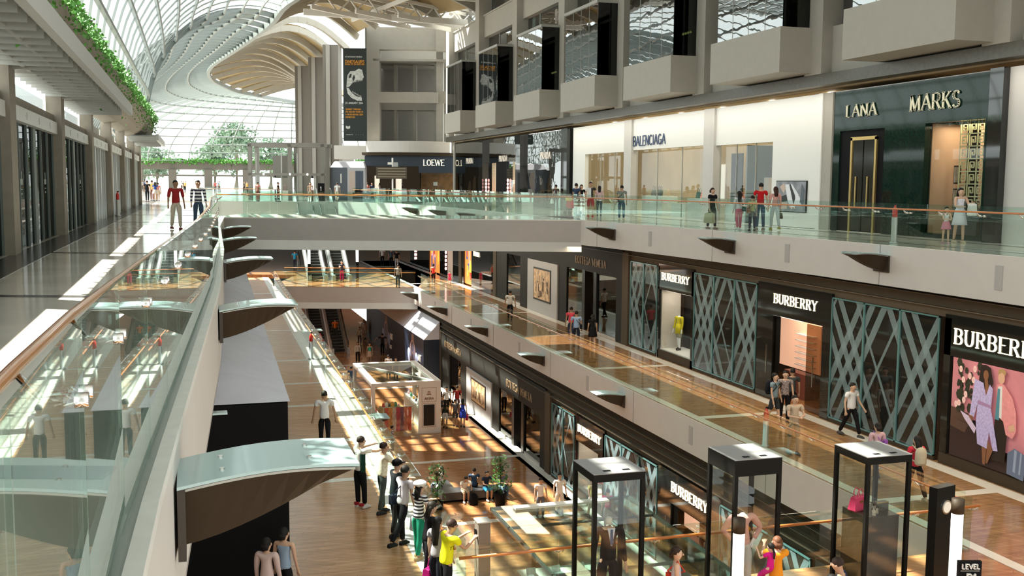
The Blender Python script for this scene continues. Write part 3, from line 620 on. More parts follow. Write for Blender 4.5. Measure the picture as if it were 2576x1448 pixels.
# ================================================================ shops on the right, lower and bottom levels
CHK = mat('check_stripe', (.34, .49, .53), .25); 
mt = MATS['check_stripe']; mt.node_tree.nodes['Principled BSDF'].inputs['Alpha'].default_value = .34
TRM = mat('teal_trim', (.12, .26, .27), .2, .3); BKP = mat('black_glossy', (.012, .013, .012), .04, spec=.8)
def clip(poly, x0, x1, z0, z1):
    def cut(P, f, g):
        o = []
        for i in range(len(P)):
            a, b = P[i], P[(i+1) % len(P)]; fa, fb = f(a), f(b)
            if fa >= 0: o.append(a)
            if fa*fb < 0: t_ = fa/(fa-fb); o.append((a[0]+(b[0]-a[0])*t_, a[1]+(b[1]-a[1])*t_))
        return o
    for f in (lambda p: p[0]-x0, lambda p: x1-p[0], lambda p: p[1]-z0, lambda p: z1-p[1]):
        poly = cut(poly, f, None)
        if len(poly) < 3: return []
    return poly
def check_panel(parent, v, u0, u1, z0, z1, cu, o, sc=1.0):
    # o: parent origin; tall dark glass pane with crossing pale diagonal bands
    L = lambda x, y, z: (x-o[0], y-o[1], z-o[2])
    def B(x0, x1, y0, y1, a, b, name, m):
        mb = MB(); p = L(x0, y0, a); q = L(x1, y1, b); mb.box(p[0], q[0], p[1], q[1], p[2], q[2]); return mb.build(name, m, parent)
    pane = B(v+.02, v+.05, u0, u1, z0, z1, 'check_pane', BKP)
    m = MB(); k = 0
    for sg_ in (-1, 1):
        for off, wd in ((-2.5,.14),(-1.95,.14),(-1.4,.14),(.15,.06),(1.0,.14),(1.55,.14),(2.1,.14),(3.4,.06)):
            k += 1; sl_ = 1.75; hh = z1-z0; xs = cu+off*sc
            if sg_ < 0: q = [(xs-wd, z0), (xs+wd, z0), (xs+wd-hh/sl_*1.0+0, z1), (xs-wd-hh/sl_, z1)]
            else: q = [(xs-wd, z0), (xs+wd, z0), (xs+wd+hh/sl_, z1), (xs-wd+hh/sl_, z1)]
            q = [(a+ (hh/sl_/2)*(1 if sg_ < 0 else -1), b) for a, b in q]
            c = clip(q, u0+.04, u1-.04, z0+.04, z1-.04)
            if len(c) > 2:
                x = v+.015-.0008*k; m.add([L(x, a, b) for a, b in c], [tuple(range(len(c)))])
    if m.v:
        so_ = m.build('check_stripes', CHK, pane)
    f = MB()
    for a, b, c, d_ in ((u0, u0+.035, z0, z1), (u1-.035, u1, z0, z1), (u0, u1, z0, z0+.04), (u0, u1, z1-.04, z1)):
        p = L(v-.03, a, c); q = L(v+.01, b, d_); f.box(p[0], q[0], p[1], q[1], p[2], q[2])
    f.build('pane_frame', TRM, pane)
def shopbox(t, o, x0, x1, y0, y1, z0_, z1_, name, m):
    mb = MB(); mb.box(x0-o[0], x1-o[0], y0-o[1], y1-o[1], z0_-o[2], z1_-o[2]); return mb.build(name, m, t)
POSTC = {}
def headless(t_parent, pos, face, name, top_m, skin_m, leg_m=None, h=1.75):
    pass
def gallery(v, zf, top, lv):
    zt = zf+top; ztop = zf+4.72; side = 'lower gallery' if lv == 1 else 'bottom floor'
    # dark lintel over everything, end wall pieces, back rooms
    struct('wall_right', MB().box(v+.1, v+.6, 5, 96, zt, ztop), SOF)
    struct('wall_right', MB().box(v+3.4, v+3.6, 5, 96, zf, ztop).box(v+.2, v+3.6, 95.8, 96, zf, ztop), mat('shop_back', (.12, .085, .055), .6, noise=.4, nscale=.9))
    if lv == 2: struct('floor', MB().box(v-.6, v+3.6, 5, 96, zf-.3, zf-.0), WOOD)
    else: struct('floor', MB().box(v+.1, v+3.6, 5, 96, zf-.3, zf), WOOD)
    tr = MB()
    for k in range(3): tr.box(v-.08, v+.1, 5, 96, zt+.25+.3*k, zt+.27+.3*k)
    struct('trim_14', tr, mat('soffit_line', (.12, .095, .065), .5))
    pg = sgroup('wall_gallery_posts')
    for u in (45.0, 66.9, 76.3): MB().box(v-.05, v+.5, u-.4, u+.3, zf, zt+.35).build('post', SOF, pg)
    # ---- Burberry frontage
    segs = [('check', 41.5, 44.4, 2), ('check', 33.1, 38.0, 3), ('check', 23.5, 28.5, 3)]
    for i, (k, a, b, n) in enumerate(segs):
        o = (v, a, zf); t = thing('storefront', ['narrow two-pane', 'three-pane', 'three-pane'][i]+' dark glass front with pale diagonal check, %s, %s' % (side, ['beside bronze column', 'between window and entrance', 'right of entrance'][i]), 'storefront', o)
        for j in range(n): check_panel(t, v, a+(b-a)*j/n, a+(b-a)*(j+1)/n, zf+.12, zt, (a+b)/2 if n == 3 else a+1.2, o)
        shopbox(t, o, v-.02, v+.1, a, b, zf, zf+.12, 'plinth', BRZ)
    # display window with sign
    o = (v, 38.1, zf); t = thing('display_window', 'display window with glowing sign and pale wall on the %s, %s' % (side, 'holding the yellow coat' if lv == 1 else 'holding red chairs'), 'storefront', o)
    shopbox(t, o, v, v+.12, 38.1, 41.4, zt-1.0, zt+.1, 'sign_board', BKP)
    shopbox(t, o, v, v+.12, 38.1, 38.25, zf, zt, 'frame', BKP); shopbox(t, o, v, v+.12, 41.3, 41.45, zf, zt, 'frame', BKP)
    shopbox(t, o, v, v+.12, 38.1, 41.4, zf, zf+.35, 'sill', BRZ); shopbox(t, o, v+.1, v+1.2, 38.25, 41.3, zf+.35, zf+.4, 'display_floor', WHP)
    shopbox(t, o, v+.12, v+1.0, 41.2, 41.3, zf+.35, zt-1, 'display_wall', mat('display_wall_beige', (.66, .60, .53), .6)); shopbox(t, o, v+1.2, v+1.25, 38.3, 41.3, zf+.35, zt-1, 'dark_backing', BLM)
    shopbox(t, o, v+.05, v+.06, 38.25, 41.2, zf+.35, zt-1, 'pane', GLW)
    lp = shopbox(t, o, v+.2, v+1.0, 38.6, 41.0, zt-1.05, zt-1.02, 'ceiling_lamp', mat('shop_lamp', (1, .85, .7), .5, emit=3))
    text('BURBERRY', (v-.0-o[0], 41.05-o[1], zt-.56-o[2]), (0,-1,0), .30, GLO, 'sign_lettering', t, width=2.55, tk=.125, tn=.05, sp=.25)
    # entrance
    o = (v, 28.5, zf); t = thing('shop_entrance', 'shop entrance under glowing sign with warm lit room on the '+side, 'storefront', o)
    shopbox(t, o, v, v+.12, 28.55, 33.05, zt-1.0, zt+.1, 'sign_board', BKP)
    shopbox(t, o, v, v+.3, 32.0, 33.05, zf, zt-1, 'side_panel', BKP); shopbox(t, o, v, v+.3, 28.55, 29.0, zf, zt-1, 'side_panel', BKP)
    ua, ub = 33.9, 31.3; shopbox(t, o, v+1.5, v+1.6, ub, ua, zf+.9, zt-1.0, 'lit_back_wall', mat('warm_lit_wall', (.75, .45, .30), .6, emit=.5, ecol=(1, .55, .35)))
    sh = MB()
    for r_ in range(6): sh.box(v+1.3-o[0], v+1.5-o[0], 31.5-o[1], 32.6-o[1], 1.1+.22*r_, 1.13+.22*r_)
    sh.build('shelves', WHP, t)
    shopbox(t, o, v+1.0, v+1.4, 31.4, 32.8, zf, zf+.9, 'counter', mat('dark_counter', (.2, .06, .04), .4))
    shopbox(t, o, v+.3, v+1.4, 30.6, 32.9, zt-1.08, zt-1.04, 'ceiling_lamp', MATS['shop_lamp'])
    for uu in (29.0, 31.9):
        d_ = shopbox(t, o, v+.05, v+.08, uu, uu+.95, zf+.05, zt-1.05, 'door', glassmat('entrance_glass', (.5, .4, .3), .8) if 'entrance_glass' not in MATS else MATS['entrance_glass'])
        h_ = MB(); h_.box(v-.02-o[0], v+.0-o[0], uu+.45-o[1], uu+.48-o[1], .9, 1.9); h_.build('door_handle', CHR, d_)
    text('BURBERRY', (v-.0-o[0], 31.95-o[1], zt-.56-o[2]), (0,-1,0), .32, GLO, 'sign_lettering', t, width=2.6, tk=.125, tn=.05, sp=.25)
    # swoosh of light on the sign glass is a reflection of the ceiling cove; cove lamp:
    # poster window
    if lv == 1:
        o = (v, 17, zf); t = thing('poster_window', 'large lit fashion poster window with man and woman under glowing sign', 'storefront', o)
        shopbox(t, o, v, v+.12, 17, 23.3, zt-1.0, zt+.1, 'sign_board', BKP); shopbox(t, o, v-.02, v+.12, 17, 23.3, zf, zf+.3, 'sill', BRZ)
        shopbox(t, o, v, v+.12, 23.05, 23.3, zf, zt, 'frame', BKP)
        text('BURBERRY', (v-o[0], 22.9-o[1], zt-.65-o[2]), (0,-1,0), .40, GLO, 'sign_lettering', t, width=3.1, tk=.125, tn=.05, sp=.25)
        poster_fashion(t, o, v, zf, zt)
    else:
        o = (v, 17, zf); t = thing('poster_window', 'dark shop front with glowing sign at the bottom edge of the picture', 'storefront', o)
        shopbox(t, o, v, v+.12, 17, 23.3, zf, zt+.1, 'front', BKP); text('BURBERRY', (v-o[0], 22.9-o[1], zt-.65-o[2]), (0,-1,0), .40, GLO, 'sign_lettering', t, width=3.1, tk=.125, tn=.05, sp=.25)
    # ---- Bottega Veneta frontage
    GRP = mat('charcoal_panel', (.022, .022, .019), .6, spec=.2); 
    o = (v, 45.4, zf); t = thing('storefront', 'charcoal shop front with bronze lettering and dark doors on the '+side, 'storefront', o)
    shopbox(t, o, v, v+.15, 45.4, 66.5, zt-.95, zt+.4, 'sign_band', GRP)
    for a, b in ((45.4, 46.1), (53.0, 53.2), (60.6, 61.3), (64.2, 66.5), (53.2, 60.6)): shopbox(t, o, v, v+.15, a, b, zf, zt-.95, 'wall_panel', GRP)
    for a, b in ((46.1, 48.6), (50.6, 53.0), (61.3, 64.2)):
        shopbox(t, o, v+.06, v+.08, a, b, zf+.1, zt-.95, 'window_pane', GLD)
        shopbox(t, o, v, v+.15, a, b, zf, zf+.12, 'sill', CONL)
    shopbox(t, o, v-.02, v+.4, 48.6, 49.0, zf, zt-.9, 'door_jamb', BLK); shopbox(t, o, v-.02, v+.4, 50.2, 50.6, zf, zt-.9, 'door_jamb', BLK)
    shopbox(t, o, v+1.8, v+1.85, 46.3, 48.4, zf+.8, zf+2.6, 'lit_shelf_wall', mat('amber_wall', (.55, .33, .15), .6, emit=.25, ecol=(1, .5, .2)))
    for k in range(2): shopbox(t, o, v+.7, v+.9, 62.0, 62.3, zf+1.1+1.0*k, zf+1.9+1.0*k, 'lit_niche', mat('niche_lamp', (1, .7, .35), .5, emit=2.2, ecol=(1, .6, .25)))
    text('BOTTEGA VENETA', (v-o[0], 51.6-o[1], zt-.60-o[2]), (0,-1,0), .36, mat('bronze_letters', (.42, .30, .18), .4, .2), 'sign_lettering', t, width=4.2)
    if lv == 2: text('BOTTEGA VENETA', (v-o[0], 65.4-o[1], zt-.60-o[2]), (0,-1,0), .36, MATS['bronze_letters'], 'sign_lettering', t, width=4.2)
    o = (v-.1, 54.3, zf); t = thing('framed_poster', 'sepia poster in a wide grey surround on the charcoal shop front, '+side, 'poster', o)
    shopbox(t, o, v-.08, v, 54.3, 59.6, zf-.0, zt-.95, 'surround', mat('grey_surround', (.42, .42, .42), .5))
    shopbox(t, o, v-.11, v-.08, 55.3, 58.4, zf+.75, zt-1.35, 'frame', BLK)
    shopbox(t, o, v-.125, v-.11, 55.42, 58.28, zf+.85, zt-1.45, 'picture', sepia())
    rn = random.Random(5+lv)
    for k in range(34):
        a = rn.uniform(55.5, 57.9); z_ = rn.uniform(.9, top-2.2); shopbox(t, o, v-.128-.0004*k, v-.1255-.0004*k, a, a+rn.uniform(.06, .28), zf+z_, zf+z_+rn.uniform(.1, .6), 'picture_shape', [mat('sepia_dark', (.10, .055, .03), .5), mat('sepia_pale', (.72, .55, .36), .5), mat('sepia_mid', (.33, .20, .11), .5)][k % 3])
    return v
def sepia():
    return mat('sepia_print', (.50, .33, .18), .4, noise=.6, nscale=3, emit=.10)
def poster_fashion(t, o, v, zf, zt):
    # flat printed artwork: pink wall, dark furniture and roses, a woman in lilac lace suit and a man in pink jacket
    x = [v+.03]
    def flat(pts, m, name='print_shape'):
        x[0] -= .0012; P = [(x[0]-o[0], a-o[1], b-o[2]) for a, b in pts]; return MB().add(P, [tuple(range(len(P)))]).build(name, m, t)
    S = (22.95-17.6)/440.   # metres per zoomed pixel across
    U = lambda px_: 22.95-(px_-75)*.0098; Z = lambda pz: zf+3.0-(pz-240)*.00305
    # coordinates below follow the picture's own plane: across 0..1 from left, up 0..1 from bottom
    W0, W1, H0, H1 = 22.95, 20.15, zf+.32, zt-1.02
    def q(a, b): return (W0+(W1-W0)*a, H0+(H1-H0)*b)
    f = lambda L, m: flat([q(a, b) for a, b in L], m)
    pk = mat('print_pink', (.52, .20, .23), .35, noise=.25, nscale=.9, emit=.12); dk = mat('print_dark', (.035, .018, .018), .3); pal = mat('print_pale_pink', (.72, .42, .42), .35, emit=.1)
    f([(0,0),(2.0,0),(2.0,1),(0,1)], pk); f([(0,0),(2.0,0),(2.0,.22),(.5,.2),(.38,.42),(0,.42)], dk); f([(0,.40),(.24,.37),(.24,.47),(0,.5)], mat('print_brown', (.10,.055,.04), .35))
    f([(0,.30),(.2,.27),(.24,.36),(0,.4)], mat('print_brown', (.1,.05,.04), .35))
    rn = random.Random(11); lf = mat('print_leaf', (.03,.035,.02), .4); rs = mat('print_rose', (.78,.55,.50), .4, emit=.1)
    for k in range(34):
        a = rn.uniform(.08, .36); b = rn.uniform(.48, .97); r_ = rn.uniform(.02, .045)
        f([(a+r_*.8*cos(i*PI/3), b+r_*1.2*sin(i*PI/3)) for i in range(6)], lf)
    for a, b in ((.31,.93),(.25,.85),(.30,.82),(.13,.90),(.17,.80),(.21,.66),(.19,.60),(.09,.54),(.13,.56)):
        f([(a+.024*cos(i*PI/4), b+.034*sin(i*PI/4)) for i in range(8)], rs); f([(a+.011*cos(i*PI/3), b+.016*sin(i*PI/3)) for i in range(6)], pal)
    sk = mat('print_skin_dark', (.23,.10,.05), .4); sk2 = mat('print_skin', (.66,.40,.28), .4); lil = mat('print_lilac', (.42,.37,.62), .4, noise=.25, nscale=18, emit=.1); jk = mat('print_jacket', (.66,.26,.27), .4, noise=.1, nscale=10, emit=.08); hr_ = mat('print_hair', (.02,.012,.01), .4)
    # man: trousers, jacket, shirt, tie, head
    f([(.58,.10),(.74,.10),(.76,.5),(.60,.54)], hr_); f([(.60,.83),(.66,.86),(.70,.84),(.80,.74),(.85,.60),(.86,.44),(.82,.36),(.74,.38),(.70,.50),(.62,.54)], jk)
    f([(.62,.82),(.67,.83),(.68,.52),(.62,.53)], mat('print_shirt', (.72,.72,.74), .4)); f([(.615,.80),(.645,.80),(.65,.5),(.60,.5)], mat('print_tie', (.08,.25,.33), .4))
    f([(.77,.47),(.83,.50),(.85,.44),(.78,.42)], sk2); f([(.655+.042*cos(i*PI/5), .905+.055*sin(i*PI/5)) for i in range(10)], sk2); f([(.61,.93),(.62,.985),(.67,1.0),(.71,.97),(.70,.935),(.66,.96)], mat('print_fair_hair', (.42,.27,.12), .4))
    # woman: hair, face, jacket, skirt, legs
    f([(.40,.99),(.46,1.0),(.52,.98),(.56,.84),(.53,.76),(.42,.76),(.38,.84)], hr_); f([(.466+.034*cos(i*PI/5), .90+.05*sin(i*PI/5)) for i in range(10)], sk)
    f([(.45,.86),(.49,.86),(.52,.74),(.48,.68)], sk); f([(.33,.84),(.44,.82),(.48,.70),(.52,.82),(.56,.78),(.55,.60),(.38,.61),(.34,.46),(.28,.46)], lil)
    f([(.38,.64),(.54,.62),(.55,.58),(.38,.59)], mat('print_belt', (.36,.22,.42), .4)); f([(.38,.60),(.55,.59),(.66,.20),(.60,.19),(.54,.36),(.53,.19),(.40,.21),(.37,.42)], lil)
    f([(.46,.20),(.52,.19),(.51,.03),(.48,.03)], sk); f([(.53,.28),(.60,.19),(.54,.05),(.52,.05)], sk); f([(.28,.47),(.33,.47),(.33,.42),(.29,.42)], sk)
    f([(.16,.49),(.27,.46),(.38,.36),(.36,.30),(.22,.42)], mat('print_wrap', (.62,.52,.72), .4))
    # blue tufted chair
    f([(.78,.02),(.98,.0),(1,.24),(.86,.28),(.78,.22)], mat('print_blue_chair', (.13,.17,.27), .4)); f([(.85,.06),(.88,.05),(.89,.26),(.86,.27)], mat('print_blue_pale', (.30,.36,.50), .4)); f([(.92,.05),(.94,.05),(.95,.25),(.93,.26)], MATS['print_blue_pale'])
gallery(19.5, ZB1, 4.0, 1); gallery(15.72, ZB2, 3.46, 2)
# Prada stretch of the lower gallery and the bottom-level far shops
v = 19.5; zf = ZB1; zt = zf+4.0; o = (v, 67.2, zf)
t = thing('storefront', 'mirror-dark shop front with tall colourful lit pictures, far end of the lower gallery', 'storefront', o)
shopbox(t, o, v, v+.1, 67.2, 95, zt-.6, zt+.4, 'sign_band', BKP)
for a, b in ((67.2, 73.0), (75.2, 78.6), (80.5, 83), (87, 95)): shopbox(t, o, v, v+.1, a, b, zf, zt-.6, 'wall_panel', BKP)
for a, b, m in ((73.0, 75.2, None), (83.0, 87.0, None)):
    shopbox(t, o, v+.1, v+.12, a, b, zf+.1, zt-.6, 'lit_picture', mat('orange_picture', (.85, .25, .05), .4, emit=.7, ecol=(1, .3, .05)))
    rn = random.Random(int(a))
    cm = [mat('pic_yellow', (.95,.65,.05), .4, emit=.6), mat('pic_blue', (.05,.12,.5), .4, emit=.2), mat('pic_red', (.7,.05,.04), .4, emit=.3), mat('pic_pink', (.9,.45,.45), .4, emit=.5)]
    for k in range(14): aa = rn.uniform(a, b-.6); z_ = rn.uniform(.2, 2.2); shopbox(t, o, v+.098-.0006*k, v+.1-.0006*k, aa, aa+rn.uniform(.2, .7), zf+z_, zf+z_+rn.uniform(.3, 1.1), 'picture_shape', cm[k % 4])
shopbox(t, o, v+.05, v+.1, 78.6, 80.5, zf, zt-.6, 'curtain_panel', mat('beige_curtain', (.55, .50, .44), .7))
for uu in (80.7, 92.5):
    for k in range(8):
        MB().ell((v-.06-o[0], uu-o[1], .75+.32*k), .07, .13, .13, 8, 6).build('bulb', mat('pink_bulb', (1, .55, .5), .5, emit=5, ecol=(1, .45, .4)), t)
text('PRADA', (v-.02-o[0], 72.3-o[1], 2.35), (0,-1,0), .3, GLO, 'sign_lettering', t, width=1.5)
# watch hoarding on the bottom level with its sloping fabric top
o = (14.6, 66.8, ZB2); t = thing('hoarding', 'dark blue advertising hoarding with large wristwatches and a grey sloping fabric top', 'hoarding', o)
HB = mat('hoarding_blue', (.010, .016, .035), .35)
shopbox(t, o, 14.6, 15.7, 66.8, 90, ZB2, ZB2+3.1, 'boarding', HB)
MB().add([(0,0,3.1),(1.1,0,3.1),(1.1,0,4.3),(0,23.2,3.1),(1.1,23.2,3.1),(1.1,23.2,4.3)], [(0,1,2),(3,5,4),(0,2,5,3),(1,4,5,2),(0,3,4,1)]).build('fabric_top', GRF, t)
for k, uu in enumerate((70.3, 80.5)):
    m = MB(); wz = 1.7
    def ringm(r0, r1, x, n=24, sy=1):
        for i in range(n):
            a0, a1 = 2*PI*i/n, 2*PI*(i+1)/n; m.add([(x, uu-66.8+r0*cos(a0)*sy, wz+r0*sin(a0)), (x, uu-66.8+r1*cos(a0)*sy, wz+r1*sin(a0)), (x, uu-66.8+r1*cos(a1)*sy, wz+r1*sin(a1)), (x, uu-66.8+r0*cos(a1)*sy, wz+r0*sin(a1))], [(0,1,2,3)])
    ringm(.78, .92, -.012)
    ringm(0, .12, -.016)
    m.build('watch_case', mat('rose_gold', (.55, .32, .25), .3, .3), t)
    m = MB(); ringm(0, .78, -.008); m.build('watch_dial', mat('watch_dial', (.10, .09, .14), .3), t)
    m = MB()
    for sg_ in (-1, 1): m.add([(-.006, uu-66.8-.5, wz+sg_*.75), (-.006, uu-66.8+.5, wz+sg_*.75), (-.006, uu-66.8+.35, wz+sg_*1.3), (-.006, uu-66.8-.35, wz+sg_*1.3)], [(0,1,2,3)])
    for i in range(12): a0 = i*PI/6; m.obox((-.018, uu-66.8+.62*cos(a0), wz+.62*sin(a0)), (.003,0,0), (0, .08*cos(a0), .08*sin(a0)), (0, -.02*sin(a0), .02*cos(a0)))
    m.build('watch_strap', mat('watch_bronze', (.25, .15, .12), .4), t)
    m = MB(); 
    for dy in (-1.25, 1.25): m.ell((-.01, uu-66.8+dy, wz-.3), .012, .55, .5, 16, 8)
    m.build('pale_disc', mat('watch_glow', (.28, .33, .5), .4), t)
    text('MIT', (-.012, uu-66.8-1.9, 1.5), (0,-1,0), .42, WHP, 'sign_lettering', t, serif=False)
    text('L MIT', (-.012, uu-66.8-1.5, .75), (0,-1,0), .26, WHP, 'sign_lettering', t, serif=False)
# ================================================================ top level shops on the right
def pxbox(t, o, *a): return shopbox(t, o, *a)
# --- white shop (three bays)
o = (23.1, 34.7, 0); t = thing('shop_facade', 'white shop facade with blue lettering and large display windows', 'storefront', o)
WW = mat('white_render', (.86, .85, .81), .5)
for a, b, c, d_ in ((34.75, 38.35, 0, SH-.2), (38.35, 43.3, 3.45, SH-.2), (44.2, 52.7, 3.5, SH-.2), (53.5, 59.8, 3.45, SH-.2), (59.8, 61.9, 0, SH-.2)): shopbox(t, o, 23.1, 23.35, a, b, c, d_, 'white_wall', WW)
for a, b in ((34.75, 35.0),): shopbox(t, o, 23.0, 23.35, a, b, 0, SH-.2, 'edge_strip', WW)
for a, b, z in ((38.35, 43.3, 3.45), (44.2, 52.7, 3.5), (53.5, 59.8, 3.45)):
    shopbox(t, o, 23.3, 23.32, a, b, .05, z, 'window_pane', GLW)
    for k in range(1, 3): shopbox(t, o, 23.28, 23.33, a+(b-a)*k/3, a+(b-a)*k/3+.03, .05, z, 'glazing_joint', GRS)
shopbox(t, o, 27.5, 27.7, 34.7, 61.9, 0, SH, 'back_wall', mat('shop_beige_wall', (.46, .37, .24), .6, noise=.12, nscale=.7))
shopbox(t, o, 23.4, 27.5, 40.9, 41.0, 0, 3.4, 'partition', mat('shop_dark_glass', (.05, .08, .07), .2)); shopbox(t, o, 23.4, 27.5, 61.8, 61.9, 0, 5, 'partition', MATS['shop_beige_wall']); shopbox(t, o, 23.4, 27.5, 34.7, 34.8, 0, 5, 'partition', MATS['shop_beige_wall'])
shopbox(t, o, 25.6, 25.7, 41.0, 43.4, 1.0, 3.5, 'display_screen_wall', mat('taupe_wall', (.50, .42, .34), .6)); shopbox(t, o, 25.9, 26.0, 46.5, 50.2, .0, 3.6, 'display_screen_wall', MATS['taupe_wall'])
shopbox(t, o, 25.8, 25.85, 47.3, 48.9, .9, 2.7, 'lit_shelf', mat('shelf_white', (.85, .83, .8), .5, emit=.35)); shopbox(t, o, 25.6, 25.65, 45.2, 46.3, 0, 3.2, 'dark_opening', BLK)
lm = MB()
for k in range(18):
    lm.box(.9+1.1*(k % 3), 1.1+1.1*(k % 3), 1+1.45*k, 1.2+1.45*k, 5.2, 5.24)
lm.build('ceiling_downlights', mat('downlight', (1, .93, .8), .5, emit=14), t)
text('BALENCIAGA', (23.08-o[0], 52.55-o[1], 3.72), (0,-1,0), .5, mat('dark_blue_letters', (.03, .06, .16), .4), 'sign_lettering', t, serif=False, tk=.13, width=4.0)
for k, (a, b, z0_, z1_, x_) in enumerate(((38.5, 40.7, 0, 1.0, 23.6), (41.2, 43.2, 0, .8, 23.6), (44.6, 47.0, 0, 1.0, 23.6), (47.6, 49.2, 0, .7, 23.8), (49.9, 52.4, 0, 1.05, 23.6), (54.2, 56.4, 0, .75, 23.7), (57, 59.3, 0, .5, 23.7))):
    p_ = thing('display_plinth', 'white display plinth in the white shop window, number of bays from the poster wall: %s' % ['first, right half','first, left half','second, right','second, middle','second, left','third, right','third, left'][k], 'plinth', (x_, a, 0), 0, 'display plinths')
    p_['label'] = 'white display plinth in the white shop, '+['beneath the orange handbag', 'left of the orange handbag plinth', 'under the dark handbags right of the entrance', 'low one in the middle bay', 'at the left end of the middle bay', 'right one in the leftmost bay', 'lowest one in the leftmost bay'][k]
    MB().box(0, .9, 0, b-a, 0, z1_).build('plinth_body', WHP, p_)
def handbag(p, col, label, s=1.0, rz=PI/2):
    t = thing('handbag', label, 'handbag', p, rz, 'handbags on display'); m = mat('bag_%02d%02d%02d' % tuple(int(c*99) for c in col), col, .45)
    MB().loft([[(x*w_, y*dp, z) for x, y in ((-1,-1),(1,-1),(1,1),(-1,1))] for w_, dp, z in ((.17*s, .08*s, 0), (.185*s, .085*s, .02*s), (.15*s, .05*s, .24*s), (.135*s, .03*s, .27*s))]).build('bag_body', m, t)
    for sg_ in (-1, 1): MB().tube([(-.08*s, .035*sg_*s, .25*s), (-.07*s, .045*sg_*s, .36*s), (0, .05*sg_*s, .41*s), (.07*s, .045*sg_*s, .36*s), (.08*s, .035*sg_*s, .25*s)], .009*s, 6).build('bag_handle', m, t)
    MB().box(-.03*s, .03*s, -.09*s, -.07*s, .15*s, .19*s).build('clasp', BRS, t)
for k, (yy, zz, col, sc_, lab) in enumerate(((39.4, 1.0, (.75,.16,.08), 1.5, 'large orange-red handbag on the white plinth beside the red-shirted man'), (42.4, .8, (.72,.18,.12), 1.3, 'coral handbag left of the girl in pink trousers'), (40.2, 2.0, (.05,.04,.03), 1.1, 'dark handbag raised above the orange-red handbag'), (46.2, 1.0, (.78,.22,.15), 1.2, 'salmon handbag right of the middle shop bay'), (46.7, 1.0, (.05,.16,.12), 1.2, 'dark green handbag beside the salmon handbag'), (50.4, 1.05, (.55,.40,.22), 1.4, 'tan handbag at the left of the middle window'), (51.2, 1.05, (.03,.03,.03), 1.3, 'wide black handbag between a tan and a grey handbag'), (51.9, 1.05, (.12,.12,.12), 1.3, 'grey-black handbag at the left edge of the middle window'), (54.6, .75, (.06,.07,.08), 1.5, 'black tote bag near the grey-shirted person in the leftmost bay'))):
    if k == 2:
        pp = thing('display_stand', 'slim grey stand holding a dark handbag behind the white shop glass', 'stand', (24.1, yy, 0)); MB().box(-.15, .15, -.2, .2, 0, 2.0).build('post', MATS['taupe_wall'], pp)
    handbag((24.1, yy, zz), col, lab, sc_)
# poster on the white wall
o = (23.08, 35.7, .6); t = thing('framed_poster', 'black and white fashion poster on the white shop wall', 'poster', o)
shopbox(t, o, 23.04, 23.1, 35.7, 37.9, .6, 1.85, 'frame', BLK); shopbox(t, o, 23.03, 23.04, 35.73, 37.87, .63, 1.82, 'print', mat('print_grey', (.25, .26, .29), .4, noise=.4, nscale=3))
k_ = 0
for pts, m in (([(37.6,1.6),(37.3,1.75),(37.15,1.55),(37.3,1.35)], mat('print_pale_skin', (.6,.45,.38), .5)), ([(37.2,1.7),(36.7,1.72),(36.2,1.3),(36.3,.9),(36.7,.7),(37.0,1.1)], mat('print_white', (.8,.8,.85), .5)), ([(36.9,1.7),(36.8,1.72),(36.4,1.2),(36.55,.9)], BLK), ([(36.5,1.45),(36.1,1.2),(36.0,.9),(36.35,.85)], MATS['print_white']), ([(37.5,1.2),(37.1,1.3),(37.0,1.05),(37.4,1.0)], BLK), ([(37.5,1.0),(37.0,.98),(37.0,.72),(37.6,.7)], MATS['print_pale_skin']), ([(36.0,1.75),(35.8,1.5),(35.85,.9),(36.1,1.0)], mat('print_slate', (.1,.12,.15), .4))):
    k_ += 1; MB().add([(23.028-.001*k_-o[0], a-o[1], b-o[2]) for a, b in pts], [tuple(range(len(pts)))]).build('print_shape', m, t)
# --- dark green shop
o = (23.1, 25.8, 0); t = thing('shop_facade', 'dark green polished stone shop facade with pale metal lettering', 'storefront', o)
for a, b, c, d_ in ((25.8, 26.3, 0, SH-.2), (26.3, 29.0, 3.71, SH-.2), (29.0, 31.1, 0, SH-.2), (31.1, 33.7, 3.67, SH-.2), (33.7, 34.1, 0, SH-.2), (26.3, 29.0, 0, .15)): shopbox(t, o, 23.1, 23.35, a, b, c, d_, 'stone_wall', GRN)
shopbox(t, o, 22.75, 23.1, 25.25, 25.8, 0, SH-.2, 'side_pier', BKP)
shopbox(t, o, 23.3, 23.32, 26.3, 29.0, .15, 3.71, 'window_pane', GLW); shopbox(t, o, 24.8, 24.9, 26.0, 28.4, .15, 3.7, 'salmon_wall', mat('salmon_wall', (.55, .36, .24), .6)); shopbox(t, o, 23.4, 24.8, 29.0, 29.05, 0, 3.7, 'side_wall', MATS['salmon_wall'])
shopbox(t, o, 23.4, 25, 26.2, 29, .1, .15, 'display_floor', mat('brass_floor', (.45, .36, .10), .2, .5))
shopbox(t, o, 24.9, 25.0, 25.3, 34.4, 0, 5, 'back_wall', BLM)
fr = MB(); cw = .37
